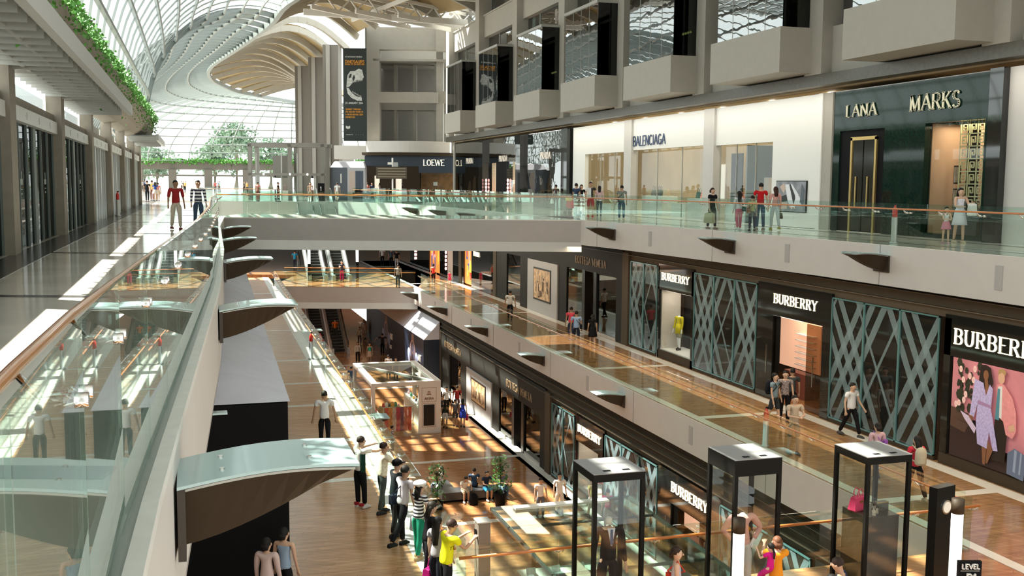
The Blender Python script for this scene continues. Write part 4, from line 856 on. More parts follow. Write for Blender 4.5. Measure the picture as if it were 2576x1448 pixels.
for r_ in range(8):
    for c_ in range(5):
        y0_ = 26.35+c_*cw-o[1]; zz_ = .55+r_*.4; x_ = .75; T_ = .018
        def hb(a, b, z): fr.box(x_, x_+.03, y0_+a, y0_+b, zz_+z-T_, zz_+z+T_)
        def vb_(a, b, y): fr.box(x_, x_+.03, y0_+y-T_, y0_+y+T_, zz_+a, zz_+b)
        hb(0, cw, 0); vb_(0, .4, 0)
        if c_ % 2: hb(.1, .28, .30); vb_(.12, .30, .10); vb_(.0, .30, .28); hb(.1, .2, .12); vb_(.12, .22, .2)
        else: hb(.1, .28, .30); vb_(.10, .30, .28); vb_(.10, .40, .1); hb(.1, .28, .10); hb(.18, .28, .2)
fr.box(x_, x_+.03, 26.35-o[1], 26.35+5*cw-o[1], 3.74, 3.78); fr.box(x_, x_+.03, 26.35+5*cw-o[1], 26.39+5*cw-o[1], .5, 3.75)
fr.build('fretwork_screen', mat('pale_gold', (.60, .58, .34), .4, .2), t)
for a, b, c, d_ in ((28.45, 28.75, 1.75, 2.35), (28.3, 28.75, .95, 1.6)):
    shopbox(t, o, 24.1, 24.14, a, b, c, d_, 'picture_frame', BLK); shopbox(t, o, 24.08, 24.1, a+.04, b-.04, c+.05, d_-.05, 'picture', mat('picture_brown', (.35, .28, .2), .5, noise=.4, nscale=9))
shopbox(t, o, 23.5, 24.2, 26.9, 28.3, .15, .55, 'low_table', mat('dark_table', (.04, .04, .035), .3)); 
shopbox(t, o, 23.15, 23.3, 31.1, 33.7, 0, 3.67, 'door_recess', BLM)
for a, b in ((31.5, 31.6), (32.9, 33.0)): shopbox(t, o, 23.08, 23.16, a, b, 0, 3.4, 'door_frame', BRS)
shopbox(t, o, 23.08, 23.16, 31.5, 33.0, 3.3, 3.42, 'door_frame', BRS)
for uu in (31.62, 32.3): d_ = shopbox(t, o, 23.12, 23.14, uu, uu+.62, .05, 3.3, 'door', mat('door_dark', (.02, .02, .015), .1)); hh_ = MB().box(-.04, -.01, uu+.28-o[1], uu+.34-o[1], .9, 2.0).build('door_handle', BRS, d_)
PGL = mat('pale_gold_letters', (.62, .60, .44), .5)
text('LANA', (-.03, 33.3-o[1], 4.15), (0,-1,0), .42, PGL, 'sign_lettering', t, width=1.75); text('MARKS', (-.03, 29.75-o[1], 4.15), (0,-1,0), .5, PGL, 'sign_lettering', t, width=2.35)
for yy, zz in ((27.3, .55), (27.9, .75)): 
    handbag((23.8, yy, zz), (.03,.035,.03), ['dark structured handbag nearer the lattice screen', 'dark taller handbag left of the lattice screen'][zz > .6], 1.6)
tt = thing('display_block', 'small dark block lifting a handbag in the green shop window', 'plinth', (23.8, 27.9, .55)); MB().box(-.2, .2, -.25, .25, 0, .2).build('block', BLK, tt)
# pilasters between top level shops, and shop at the far right
pg = sgroup('wall_shop_pilasters')
for u in (24.85, 43.75, 53.1): MB().box(22.98, 23.4, u-.5, u+.5, 0, SH-.2).build('pilaster', CONL, pg)
MB().box(23.05, 23.4, 34.15, 34.75, 0, SH-.2).build('pilaster', CONC, pg)
o = (23.1, 15, 0); t = thing('shop_facade', 'dark glossy shop facade cropped by the right edge of the picture', 'storefront', o); shopbox(t, o, 23.1, 23.3, 14, 24.3, 0, SH-.2, 'front', GRN)
# --- mirrored shop (three bays)
GLM = glassmat('mirror_shop_glass', (.25, .30, .28), 1.0, 2.3, 0, .05, .8)
for i, (a, b) in enumerate(((62.3, 72.1), (72.1, 82.2), (82.2, 92.2))):
    o = (23.1, a, 0); t = thing('shop_bay', 'mirrored glass shop bay with pale lettering, '+['rightmost, beside the white facade', 'middle one with the black doorway', 'leftmost'][i], 'storefront', o, 0, 'mirrored shop bays')
    shopbox(t, o, 22.8, 23.3, a-.1, a+1.0, 0, SH-.2, 'black_pier', BKP)
    if i == 1:
        shopbox(t, o, 23.1, 23.12, a+1.0, b-.1, 3.3, SH-.2, 'mirror_glass', GLM); shopbox(t, o, 23.15, 23.2, 76.3, 79.3, 0, 3.4, 'doorway', BLM)
        for y0_, y1_ in ((73.2, 76.3), (79.3, 82.0)):
            shopbox(t, o, 23.6, 23.7, y0_, y1_, 0, 3.3, 'lit_curtain', mat('lit_curtain', (.8, .62, .45), .6, emit=.35, ecol=(1, .65, .4))); shopbox(t, o, 23.1, 23.12, y0_, y1_, 0, 3.3, 'window_pane', GLC)
        for yy in (75.6, 81.6):
            for k in range(6): MB().ell((-.1, yy-a, .5+.28*k), .06, .14, .12, 8, 6).build('bulb', MATS['pink_bulb'], t)
    else:
        shopbox(t, o, 23.1, 23.12, a+1.0, b-.1, 2.9, SH-.2, 'mirror_glass', GLM); shopbox(t, o, 23.1, 23.12, a+1.0, b-.1, 0, 2.9, 'window_pane', GLM)
        for yy, zz in ((a+4, 1.2), (a+6.2, 1.4), (a+7.8, 1.0)): MB().ell((.8, yy-a, zz), .2, .28, .9, 8, 6).build('lit_garment', mat('lit_garment', (.8, .4, .25), .6, emit=.5, ecol=(1, .45, .25)), t)
    shopbox(t, o, 23.9, 24.0, a, b, 0, SH, 'back_wall', mat('mirror_backing', (.05, .05, .05), .5))
    text('PRADA', (-.03, (a+b)/2+1.0-a, 3.35+.0*i), (0,-1,0), .42, mat('pale_letters', (.75, .68, .58), .4, emit=.3), 'sign_lettering', t, width=2.1)
# --- navy shop at the far end (faces the viewer)
def cthing(name, label, cat, X, Z, z=0, rz=-R(17.2), group=None): p = C(X, Z, z); return thing(name, label, cat, p, rz, group)
t = cthing('shop_facade', 'navy and brown shop front with lit white lettering at the far end', 'storefront', -14.0, 99.2)
def lb(t, a, b, c, d_, e, f, n, m): return MB().box(a, b, c, d_, e, f).build(n, m, t)
lb(t, 0, 8.5, 0, .4, 3.15, 4.15, 'fascia_board', NAVY); lb(t, 5.1, 8.5, -.05, .4, 2.6, 4.15, 'fascia_board', NAVY)
lb(t, 0, .9, 0, .4, 0, 3.2, 'wall_panel', BRZ); lb(t, 1.4, 2.9, 0, .4, 0, 3.2, 'wall_panel', BRZ); lb(t, 3.6, 5.2, 0, .4, 0, 3.2, 'wall_panel', BRZ)
for a in (.9, 2.9): lb(t, a, a+.55, .2, .3, 0, 2.3, 'lit_opening', mat('lit_opening', (.9, .8, .65), .5, emit=.6)); lb(t, a, a+.7, 0, .4, 2.3, 3.2, 'wall_panel', BRZ)
lb(t, 5.2, 8.4, 1.2, 1.3, 0, 2.7, 'amber_back_wall', mat('amber_back', (.22, .10, .03), .5, noise=.4, nscale=2, emit=.05)); lb(t, 5.2, 8.4, .1, .12, 0, 2.6, 'window_pane', GLC); lb(t, 6.4, 6.8, 1.0, 1.1, 1.4, 1.75, 'white_notice', WHP)
lb(t, 5.0, 8.5, 1.3, 1.5, 0, 3, 'back_wall', BLM)
text('LOEWE', (5.35+.2, -.06, 3.3), (1,0,0), .52, GLO, 'sign_lettering', t, width=1.95)
# directory board on a pole
t = cthing('direction_sign', 'pole sign with brown direction boards in front of the navy shop', 'sign', -11.0, 96)
MB().tube([(0,0,0),(0,0,3.9)], .07, 8).build('pole', WHS, t); lb(t, -1.5, 1.3, -.08, .0, 2.0, 3.1, 'board', mat('sign_brown', (.07, .055, .035), .4))
m = MB()
for k in range(4): m.box(-1.35, 1.2, -.1, -.085, 2.15+.25*k, 2.22+.25*k)
m.build('board_lines', mat('sign_tan', (.35, .28, .18), .5), t); lb(t, -.45, .0, -.06, .02, 3.3, 3.5, 'top_sign', WHP); lb(t, 0, .5, -.06, 0, 2.9, 3.5, 'side_sign', mat('sign_grey', (.4, .42, .42), .4))
# banner
t = cthing('hanging_banner', 'tall black exhibition banner with a dinosaur skull', 'banner', -15.7, 97.5, 5.45)
lb(t, 0, 2.15, 0, .12, 0, 8.45, 'banner_cloth', mat('banner_black', (.008, .014, .012), .5)); OR = mat('banner_orange', (.80, .36, .03), .5); WB = mat('banner_white', (.75, .78, .74), .5)
text('DINOSAURS', (.2, -.01, 7.1), (1,0,0), .26, OR, 'banner_title', t, serif=False, width=1.75, tk=.2); text('DAWN TO EXTINCTION', (.2, -.01, 6.93), (1,0,0), .11, OR, 'banner_subtitle', t, serif=False, width=1.75, tk=.22)
text('AT ARTSCIENCE MUSEUM', (.2, -.01, 7.62), (1,0,0), .1, WB, 'banner_line', t, serif=False, width=1.55, tk=.2); text('25 JANUARY 2014', (.2, -.01, 3.4), (1,0,0), .16, WB, 'banner_date', t, serif=False, width=1.6, tk=.2)
for k, (s, w_) in enumerate((('JOURNEY THROUGH', 1.4), ('600 MILLION YEARS IN', 1.6), ('A NEVER-BEFORE SEEN', 1.6), ('EXHIBITION.', .9))): text(s, (.2, -.01, 2.85-.24*k), (1,0,0), .13, OR, 'banner_line', t, serif=False, width=w_, tk=.22)
for k in range(5): MB().ell((.42+.08*(k-2), -.02, 1.22+.03*abs(k-2)), .035, .015, .14, 6, 5).build('emblem_petal', WB, t)
text('VISIT  - - - -', (.25, -.01, .55), (1,0,0), .08, WB, 'banner_line', t, serif=False, width=1.6)
BN = mat('skull_bone', (.50, .52, .50), .6, noise=.3, nscale=5)
def poly(t, pts, y, m, n): return MB().add([(a, y, b) for a, b in pts]+[(a, y+.03, b) for a, b in pts], [tuple(range(len(pts)))]+[(i, (i+1) % len(pts), len(pts)+(i+1) % len(pts), len(pts)+i) for i in range(len(pts))]).build(n, m, t)
poly(t, [(.35,5.55),(.4,6.0),(.65,6.35),(1.1,6.4),(1.45,6.6),(1.75,6.5),(1.9,5.85),(1.75,5.6),(1.2,5.55),(.85,5.3),(.55,4.95),(.3,4.95)], -.03, BN, 'skull_cranium')
poly(t, [(.3,4.9),(.5,4.85),(.75,4.45),(1.2,4.1),(1.7,4.0),(1.72,3.7),(1.3,3.7),(.75,3.95),(.4,4.35)], -.03, BN, 'skull_jaw')
for pts in ([(.5,5.7),(.62,6.1),(.8,6.15),(.72,5.8)], [(.85,5.7),(1.0,6.05),(1.1,5.8),(.95,5.45)]): poly(t, pts, -.05, MATS['banner_black'], 'skull_opening')
m = MB()
for k in range(9): m.add([(.95+.1*k, -.04, 5.45+.02*k), (1.02+.1*k, -.04, 5.47+.02*k), (.97+.1*k, -.04, 5.3+.02*k)], [(0,1,2)]); m.add([(.8+.1*k, -.04, 4.45-.05*k), (.87+.1*k, -.04, 4.42-.05*k), (.85+.1*k, -.04, 4.6-.05*k)], [(0,2,1)])
m.build('skull_teeth', BN, t)
# elevator portal frame
t = cthing('elevator_frame', 'tall steel glass elevator frame near the far void', 'elevator', -23.6, 93.5)
LFT = mat('lift_steel', (.17, .16, .14), .5, .1)
for x in (0, 3.55, 6.5): lb(t, x, x+.32, 0, .4, 0, 5.0, 'frame_post', LFT); lb(t, x, x+.32, 2.6, 3.0, 0, 5.0, 'frame_post', LFT)
lb(t, 0, 7.0, 0, .4, 4.75, 5.1, 'top_beam', LFT); lb(t, 0, 7.0, 2.6, 3.0, 4.75, 5.1, 'top_beam', LFT); lb(t, 0, 7.0, 0, .25, 2.2, 2.42, 'middle_beam', LFT)
for x in (.5, 2.8, 4.2): lb(t, x, x+.1, .6, .7, 0, 4.2, 'guide_rail', GRS)
for x in (2.5, 5.8): MB().tube([(x, -.4, .95), (x, -.4, 2.0)], .13, 10).build('lamp_tube', LMP, t); MB().tube([(x, -.4, 0), (x, -.4, .95)], .06, 6).build('lamp_post', BLK, t); MB().tube([(x, -.4, 2.0), (x, -.4, 2.2)], .09, 6).build('lamp_cap', BLK, t)
lb(t, .3, 3.5, .2, .22, .1, 2.2, 'lift_glass', GLC); lb(t, 3.9, 6.4, .2, .22, .1, 2.2, 'lift_glass', GLC); lb(t, 2.0, 3.3, 1.0, 2.4, 2.0, 4.0, 'counterweight', MATS['lift_steel'])
for x in (1.4, 3.75, 5.3): MB().ell((x, -.05, 2.32), .1, .05, .1, 8, 6).build('round_lamp', LMP, t)
# grey wrapped hoarding near the columns
t = cthing('hoarding', 'slate hoarding with a white-framed picture beside the far columns', 'hoarding', -16.8, 96.5)
lb(t, 0, 1.6, 0, 1.2, 0, 3.0, 'side_board', mat('slate_board', (.10, .12, .15), .5)); lb(t, 1.6, 3.2, -.1, 1.2, 0, 3.0, 'picture_board', mat('board_grey', (.50, .51, .56), .5)); lb(t, 1.75, 2.3, -.13, -.1, .3, 2.7, 'picture', mat('pic_pale', (.55, .45, .40), .5)); lb(t, 2.35, 3.05, -.13, -.1, .3, 2.7, 'picture', mat('pic_slate', (.06, .08, .12), .5))
MB().add([(0,0,3.0),(3.2,0,3.0),(3.2,1.2,3.0),(0,1.2,3.0),(.3,.3,3.5),(3.0,.3,3.5),(3.0,1.2,3.6),(.3,1.2,3.6)], [(0,1,5,4),(1,2,6,5),(2,3,7,6),(3,0,4,7),(4,5,6,7)]).build('fabric_top', GRF, t)
text('I', (.9, -.02, 1.6), (1,0,0), .8, WHP, 'lettering', t, serif=False)
# low dark sign and counters near the end shop
t = cthing('sign_stand', 'white poster stand by the navy shop', 'sign', -12.6, 93.2); lb(t, 0, .6, 0, .06, .2, 1.15, 'board', WHP); lb(t, .15, .45, -.01, .0, .6, .8, 'picture', BLK); lb(t, .25, .35, 0, .3, 0, .2, 'foot', BLK)
t = cthing('information_totem', 'small black totem with a white mark near the far columns', 'sign', -17.1, 92.0); lb(t, 0, .55, 0, .15, 0, 1.55, 'body', BLM); text('1', (.2, -.01, .9), (1,0,0), .35, WHP, 'lettering', t, serif=False)
for k, (X, Z, w_, lab) in enumerate(((-12.2, 90.5, 1.9, 'black bench block where people sit near the navy shop'),)):
    t = cthing('seat_block', lab, 'bench', X-1.8, Z+1); lb(t, 0, w_, 0, .8, 0, .75, 'seat', BLM); lb(t, .1, .9, .7, .8, .75, 1.0, 'backrest', BLM)
# ================================================================ left hoarding on the lower walkway
o = (0, 19, ZB1); t = thing('hoarding', 'long black hoarding with grey fabric roof on the lower left walkway', 'hoarding', o)
rg = []
for k in range(2):
    u = (19, 47)[k]; xr = 1.64 if k == 0 else 2.3; rg.append([(-2.9, u-19, 0), (xr, u-19, 0), (xr, u-19, 3.52), (-2.9, u-19, 3.52)])
MB().loft(rg).build('boarding', BLM, t)
n = 28; vs = []; fs = []
for k in range(n+1):
    u = 28*k/n; xr = 1.68+.66*k/n; zz = 3.54; hip = min(1, u/1.6)
    vs += [(xr, u, zz), (xr-1.1*hip-.0, u, zz+.42*hip+.03*sin(k*1.7)), (-1.2, u, zz+.62*hip+.04*sin(k*2.3)), (-2.9, u, zz+.72*hip)]
for k in range(n):
    for j in range(3): fs.append((k*4+j, k*4+j+1, (k+1)*4+j+1, (k+1)*4+j))
r_ = MB().add(vs, fs).build('fabric_roof', GRF, t, True)
# small glass brackets poking past the left fascia at lower level
for k, (x, y) in enumerate(((548, 1038), (568, 888), (570, 810), (572, 755))):
    p = px(x, y, (13.5, 22, 29, 37)[k]); t = thing('glass_bracket', 'small frosted glass bracket under the left fascia, '+['nearest, in front of the black hoarding', 'second, above the grey fabric roof', 'third along the fascia', 'farthest of the small brackets'][k], 'bracket', p, 0, 'small glass brackets')
    MB().box(-.25, .12, -.08, .08, -.012, .012).build('glass_plate', TEAL, t); MB().box(-.3, -.1, -.05, .05, -.06, -.012).build('arm', CHR, t)
# ================================================================ white kiosk on the bottom floor
o = (9.0, 54.0, ZB2); t = thing('kiosk', 'white framed glass kiosk with scarves and goods inside', 'kiosk', o); Wd, Dp, Hh = 3.75, 6.6, 2.85
KW = mat('kiosk_white', (.74, .70, .66), .45)
def kb(a, b, c, d_, e, f, n, m): return MB().box(a, b, c, d_, e, f).build(n, m, t)
for x, y in ((0, 0), (0, Dp-.2), (Wd-.2, Dp-.2)): kb(x, x+.2, y, y+.2, 0, Hh-.2, 'post', KW)
kb(2.55, Wd, 0, .2, 0, Hh-.2, 'front_wall', KW); kb(Wd-.1, Wd, .2, 1.2, 0, Hh-.2, 'side_wall', KW)
kb(0, Wd, 0, .35, Hh-.2, Hh, 'roof_frame', KW); kb(0, Wd, Dp-.35, Dp, Hh-.2, Hh, 'roof_frame', KW); kb(0, .35, .35, Dp-.35, Hh-.2, Hh, 'roof_frame', KW); kb(Wd-.35, Wd, .35, Dp-.35, Hh-.2, Hh, 'roof_frame', KW)
MB().beam((.3, Dp-.4, Hh-.1), (Wd-.3, .4, Hh-.1), .10, .14).build('roof_diagonal', KW, t); kb(.35, Wd-.35, .35, Dp-.35, Hh-.06, Hh-.04, 'roof_glass', GL)
kb(.2, 2.55, .06, .08, 0, Hh-.2, 'front_glass', GLC); kb(.06, .08, .2, Dp-.2, 0, Hh-.2, 'side_glass', GLC); kb(Wd-.08, Wd-.06, 1.2, Dp-.2, 0, Hh-.2, 'side_glass', GLC)
RD = mat('logo_brown', (.30, .13, .07), .5)
m = MB()
for a, b, c, d_ in ((2.7, 3.5, 1.72, 1.735), (2.7, 3.5, 2.48, 2.495), (2.7, 2.715, 1.72, 2.495), (3.485, 3.5, 1.72, 2.495), (2.72, 3.48, .35, .365), (2.72, 3.48, 1.63, 1.645), (2.72, 2.735, .35, 1.645), (3.465, 3.48, .35, 1.645)): m.box(a, b, -.01, .0, c, d_)
for k in range(3): m.box(3.1-.12+.03*k, 3.1+.12-.03*k, -.01, 0, 2.1+.08*k, 2.14+.08*k)
m.build('emblem', RD, t); text('AKIRA', (2.85, -.005, 1.84), (1,0,0), .12, RD, 'lettering', t, width=.5)
kb(2.80, 3.40, -.03, .0, .43, 1.57, 'screen', BLK)
kb(.9, 2.2, 2.4, 2.9, 0, 1.0, 'counter', mat('counter_oak', (.42, .28, .10), .5)); kb(.3, .6, 1.0, 5.8, 0, 1.0, 'counter', KW); kb(2.9, 3.3, 1.5, 5.9, 0, 1.1, 'counter', KW)
rn = random.Random(21)
sc_c = [(.72,.10,.05),(.80,.28,.06),(.75,.5,.45),(.55,.05,.08),(.25,.08,.12),(.70,.20,.12)]
for k in range(7):
    x0_ = .75+.21*k; s_ = thing('scarf', 'x', 'scarf', (o[0]+x0_, o[1]+.3, ZB2+1.45), 0, 'scarves hanging behind the kiosk front glass')
    s_['label'] = ['dark plum', 'scarlet', 'red and pink', 'coral', 'rust orange', 'bright orange', 'deep red'][k]+' scarf hanging inside the white kiosk, '+['leftmost', 'second from the left', 'third from the left', 'the middle one', 'third from the right', 'second from the right', 'rightmost'][k]
    m = MB(); N = 6
    rr_ = [[(.02*sin(j*1.3+k), -.01, -1.3*j/N), (.2+.01*sin(j), -.01, -1.3*j/N), (.2+.01*sin(j), .02, -1.3*j/N), (.02*sin(j*1.3+k), .02, -1.3*j/N)] for j in range(N+1)]
    m.loft(rr_).build('cloth', mat('scarf_%d' % (k % 6), sc_c[k % 6], .8, noise=.5, nscale=4), s_)
MB().tube([(.65, .3, 1.46), (2.3, .3, 1.46)], .02, 6).build('scarf_rail', CHR, t); kb(.68, .71, .28, .32, 0, 1.46, 'rail_post', CHR); kb(2.26, 2.29, .28, .32, 0, 1.46, 'rail_post', CHR)
for k in range(18):
    ci, si = k % 6, k//6; cc = [(.7,.08,.08),(.8,.75,.7),(.05,.05,.05),(.65,.30,.06),(.10,.3,.16),(.75,.45,.5)][ci]
    x_ = (.45, 1.1+.17*ci, 3.08)[si]; y_ = (1.4+.75*ci, 2.62, 1.8+.7*ci)[si]; top_ = (1.0, 1.0, 1.1)[si]; s_ = rn.uniform(.07, .12)
    b_ = thing('boxed_goods', ['red', 'cream', 'black', 'orange', 'green', 'pink'][ci]+' boxed item on the '+['left', 'oak middle', 'right'][si]+' counter inside the white kiosk', 'merchandise', (o[0]+x_, o[1]+y_, ZB2+top_), rn.uniform(-.3, .3), 'goods on the kiosk counters'); MB().loft([[(s_*cos(a)*f, s_*sin(a)*f, h_) for a in (PI/4, 3*PI/4, 5*PI/4, 7*PI/4)] for f, h_ in ((1, 0), (1, s_*1.6), (.5, s_*2.2))]).build('item', mat('goods_%d' % ci, cc, .6), b_)
# ================================================================ glass display pavilion in the foreground of the bottom floor
o = (9.3, 22.0, ZB2); t = thing('glass_pavilion', 'low glass-roofed display pavilion with white counters inside', 'pavilion', o); Wd, Dp, Hh = 5.0, 10.3, 2.75
for a, b, c, d_ in ((0, Wd, Dp-.08, Dp), (0, Wd, 0, .08), (0, .08, 0, Dp), (Wd-.08, Wd, 0, Dp)): kb(a, b, c, d_, Hh-.1, Hh, 'roof_rim', mat('dark_rim', (.05, .055, .05), .3))
for k in range(1, 5): kb(0, Wd, Dp*k/5-.03, Dp*k/5+.03, Hh-.08, Hh, 'roof_bar', MATS['dark_rim'])
kb(0, Wd, 0, Dp, Hh, Hh+.02, 'roof_glass', GL)
for k in range(5): kb(.02, .04, Dp*k/5+.02, Dp*(k+1)/5-.02, 0, Hh-.1, 'side_glass', GLC); kb(Wd-.04, Wd-.02, Dp*k/5+.02, Dp*(k+1)/5-.02, 0, Hh-.1, 'side_glass', GLC)
kb(.1, Wd-.1, Dp-.05, Dp-.03, 0, Hh-.1, 'end_glass', GLC); kb(.7, 4.0, Dp-.6, Dp-.3, Hh+.03, Hh+.1, 'roof_light_bar', WHP)
for x, y, a, b in ((.6, 8.2, 2.8, .9), (.7, 5.8, 1.2, .8), (2.6, 5.6, 1.6, .9), (.8, 3.2, 1.6, .8), (3.0, 2.6, 1.4, 2.2)):
    c_ = thing('display_counter', 'x', 'counter', (o[0]+x, o[1]+y, ZB2), 0, 'white display counters in the glass pavilion'); MB().box(0, a, 0, b, 0, .95).build('counter_body', WHP, c_); MB().box(-.03, a+.03, -.03, b+.03, .95, .98).build('counter_top', WHM, c_)
    c_['label'] = 'white display counter in the glass pavilion, '+{8.2: 'long one at the back under the light bar', 5.8: 'left one behind the middle', 5.6: 'right one behind the middle', 3.2: 'front left one', 2.6: 'deep one at the front right'}[y]
    for k in range(3):
        q_ = thing('laptop', 'open silver laptop in the glass pavilion, '+['left', 'middle', 'right'][k]+' one on the '+{8.2: 'back', 5.8: 'mid left', 5.6: 'mid right', 3.2: 'front left', 2.6: 'front right'}[y]+' counter', 'laptop', (o[0]+x+.3+a/3.2*k, o[1]+y+.3, ZB2+.98), .2*k, 'laptops on the pavilion counters'); MB().box(-.16, .16, -.11, .11, 0, .015).build('keyboard', SIL, q_); MB().obox((0, .15, .11), (.16, 0, 0), (0, .04, .1), (0, .005, -.002)).build('lid', WHP, q_)
# ================================================================ glass vitrines on the near bridge
def vitrine(x0, y0, Wd, Dp, hh, band, label):
    t = thing('glass_vitrine', label, 'display case', (x0, y0, ZB1), 0, 'tall black-framed glass vitrines')
    def k2(a, b, c, d_, e, f, n, m): return MB().box(a, b, c, d_, e, f).build(n, m, t)
    VB = mat('vitrine_frame', (.006, .006, .005), .6, spec=.15)
    for x in (0, Wd-.07):
        for y in (0, Dp-.07): k2(x, x+.07, y, y+.07, .1, hh-band, 'post', VB)
    k2(0, Wd, 0, Dp, 0, .1, 'base', VB)
    for a, b, c, d_ in ((0, Wd, 0, .07), (0, Wd, Dp-.07, Dp), (0, .07, .07, Dp-.07), (Wd-.07, Wd, .07, Dp-.07)): k2(a, b, c, d_, hh-band, hh-.012, 'top_band', VB)
    k2(0, Wd, 0, Dp, hh-.012, hh, 'roof_panel', mat('vitrine_roof', (.26, .26, .26), .6)); 
    for x in (.25*Wd, .62*Wd): k2(x, x+.13, .12, .2, hh, hh+.005, 'roof_vent', BLM)
    k2(.07, Wd-.07, .03, .035, .1, hh-band, 'glass', GLC); k2(.07, Wd-.07, Dp-.035, Dp-.03, .1, hh-band, 'glass', GLC); k2(.03, .035, .07, Dp-.07, .1, hh-band, 'glass', GLC); k2(Wd-.035, Wd-.03, .07, Dp-.07, .1, hh-band, 'glass', GLC)
    return t
vitrine(6.27, 15.62, .93, .97, 2.75, .14, 'black-framed glass vitrine holding the dark suit, leftmost of three')
vitrine(8.98, 15.8, .93, 1.0, 2.75, .30, 'black-framed glass vitrine holding the pink top, the middle one')
vitrine(11.35, 15.35, .93, 1.0, 2.75, .14, 'black-framed glass vitrine with shoes and pink bag, rightmost of three')
# pedestal with shoes and bag
t = thing('pedestal', 'dark stepped pedestal inside the rightmost vitrine', 'pedestal', (11.47, 15.5, ZB1+.1)); MB().box(0, .70, 0, .70, 0, 1.42).build('block', mat('dark_pedestal', (.012, .014, .010), .3, spec=.3), t); MB().box(.0, .70, 0, .70, 1.42, 1.5).build('top', MATS['dark_pedestal'], t)
zt_ = ZB1+1.6
handbag((11.62, 15.95, zt_), (.75,.05,.16), 'bright pink bag on the pedestal in the rightmost vitrine', 1.0, .3)
for k in range(2):
    t = thing('high_heel_shoe', 'beige and black high heeled shoe on the pedestal, '+['nearer one', 'one behind it'][k], 'shoe', (11.75+.13*k, 15.66+.1*k, zt_), -.6, 'high heeled shoes')
    MB().loft([[(-.03, y, z), (.03, y, z), (.03, y, z+.03), (-.03, y, z+.03)] for y, z in ((-.12, .0), (-.06, .0), (.02, .05), (.1, .09))]).build('sole', mat('shoe_beige', (.55, .45, .33), .4), t); MB().tube([(0, .1, .09), (0, .11, 0)], .008, 6).build('heel', BLM, t); MB().tube([(-.03, .0, .07), (0, .05, .16), (.03, 0, .07)], .008, 6).build('strap', BLM, t)
t = thing('clutch_bag', 'dark patterned clutch bag at the right of the pedestal top', 'handbag', (12.0, 15.8, zt_)); MB().box(-.13, .13, -.05, .05, 0, .17).build('bag_body', mat('clutch', (.06, .05, .03), .4, noise=.5, nscale=30), t); MB().box(-.12, .12, -.055, -.05, .15, .17).build('clasp', BRS, t)
# lamps, totem, level sign, end post
for k, (X, Z, h_) in enumerate(((3.77, 16.7, 2.06), (7.35, 16.7, 2.42))):
    p = C(X, Z, ZB1); t = thing('light_column', 'white glowing light column with dark cap, '+['in front of the middle vitrine', 'in front of the black totem'][k], 'lamp', p, 0, 'light columns on the near bridge')
    MB().tube([(0,0,.02),(0,0,h_-.24)], .095, 20).build('lit_tube', LMP, t, True); MB().tube([(0,0,h_-.24),(0,0,h_)], .102, 20).build('cap', BRZ, t, True); MB().tube([(0,0,0),(0,0,.3)], .102, 20).build('base', BRZ, t)
t = thing('information_totem', 'tall black information totem with a round clock emblem', 'sign', C(7.55, 18.0, ZB1), .25); lb(t, 0, .50, 0, .17, 0, 2.2, 'body', mat('totem_black', (.008, .009, .009), .4, spec=.2))
m = MB(); m.tube([(.26, -.02, 1.83), (.26, 0, 1.83)], .13, 20); m.build('clock_rim', CHR, t); MB().tube([(.26, -.03, 1.83), (.26, -.02, 1.83)], .10, 20).build('clock_face', WHP, t)
t = thing('level_sign', 'black sign reading LEVEL B1 at the bottom right', 'sign', C(6.35, 14.3, ZB1), -.28)
zs = px(2490, 1412, 14.3).z-ZB1
lb(t, 0, .33, 0, .06, zs-.42, zs, 'board', BLM); lb(t, .14, .19, .01, .05, 0, zs-.42, 'post', BLM)
text('LEVEL', (.04, -.005, zs-.10), (1,0,0), .065, WHP, 'lettering', t, serif=False, width=.25, tk=.18); lb(t, .03, .30, -.006, 0, zs-.14, zs-.135, 'line', WHP); text('B1', (.11, -.005, zs-.32), (1,0,0), .14, WHP, 'lettering', t, serif=False, width=.14, tk=.2)
t = thing('end_post', 'square bronze-grey end post of the railing by the queue', 'post', (4.86, 17.35, ZB1)); MB().box(-.11, .11, -.13, .13, 0, 1.55).build('post_body', mat('bronze_grey', (.17, .145, .12), .45), t); MB().box(-.13, .13, -.15, .15, 1.55, 1.57).build('cap', GRS, t)
for k, (a_, b_, c_) in enumerate(((1095+0, 640, 75), (860, 690, 75))):
    pass
# fire extinguisher stands
def extinguisher(p, label):
    t = thing('fire_extinguisher_stand', label, 'fire extinguisher', p, 0, 'fire extinguisher stands'); MB().lathe([(.13, 0), (.13, .03), (.085, .05), (.085, .75), (.07, .76)], n=14).build('steel_column', SIL, t, True); MB().lathe([(.065, .76), (.075, .78), (.075, 1.0), (.03, 1.06), (.02, 1.12)], n=12).build('red_cylinder', mat('extinguisher_red', (.60, .03, .02), .35), t, True); MB().box(-.02, .06, -.015, .015, 1.1, 1.16).build('valve', BLM, t)
extinguisher(G(783, 903, ZB1), 'fire extinguisher stand on the lower left walkway, left of a pair'); extinguisher(G(806, 903, ZB1), 'fire extinguisher stand on the lower left walkway, right of a pair')
extinguisher(G(2248, 612, 0), 'red-topped extinguisher stand behind the upper right railing'); extinguisher(G(1925, 1122, ZB1), 'fire extinguisher stand by the lower right railing near the man with folded arms'); extinguisher(G(297, 543, 0), 'fire extinguisher stand against the left shop doors')
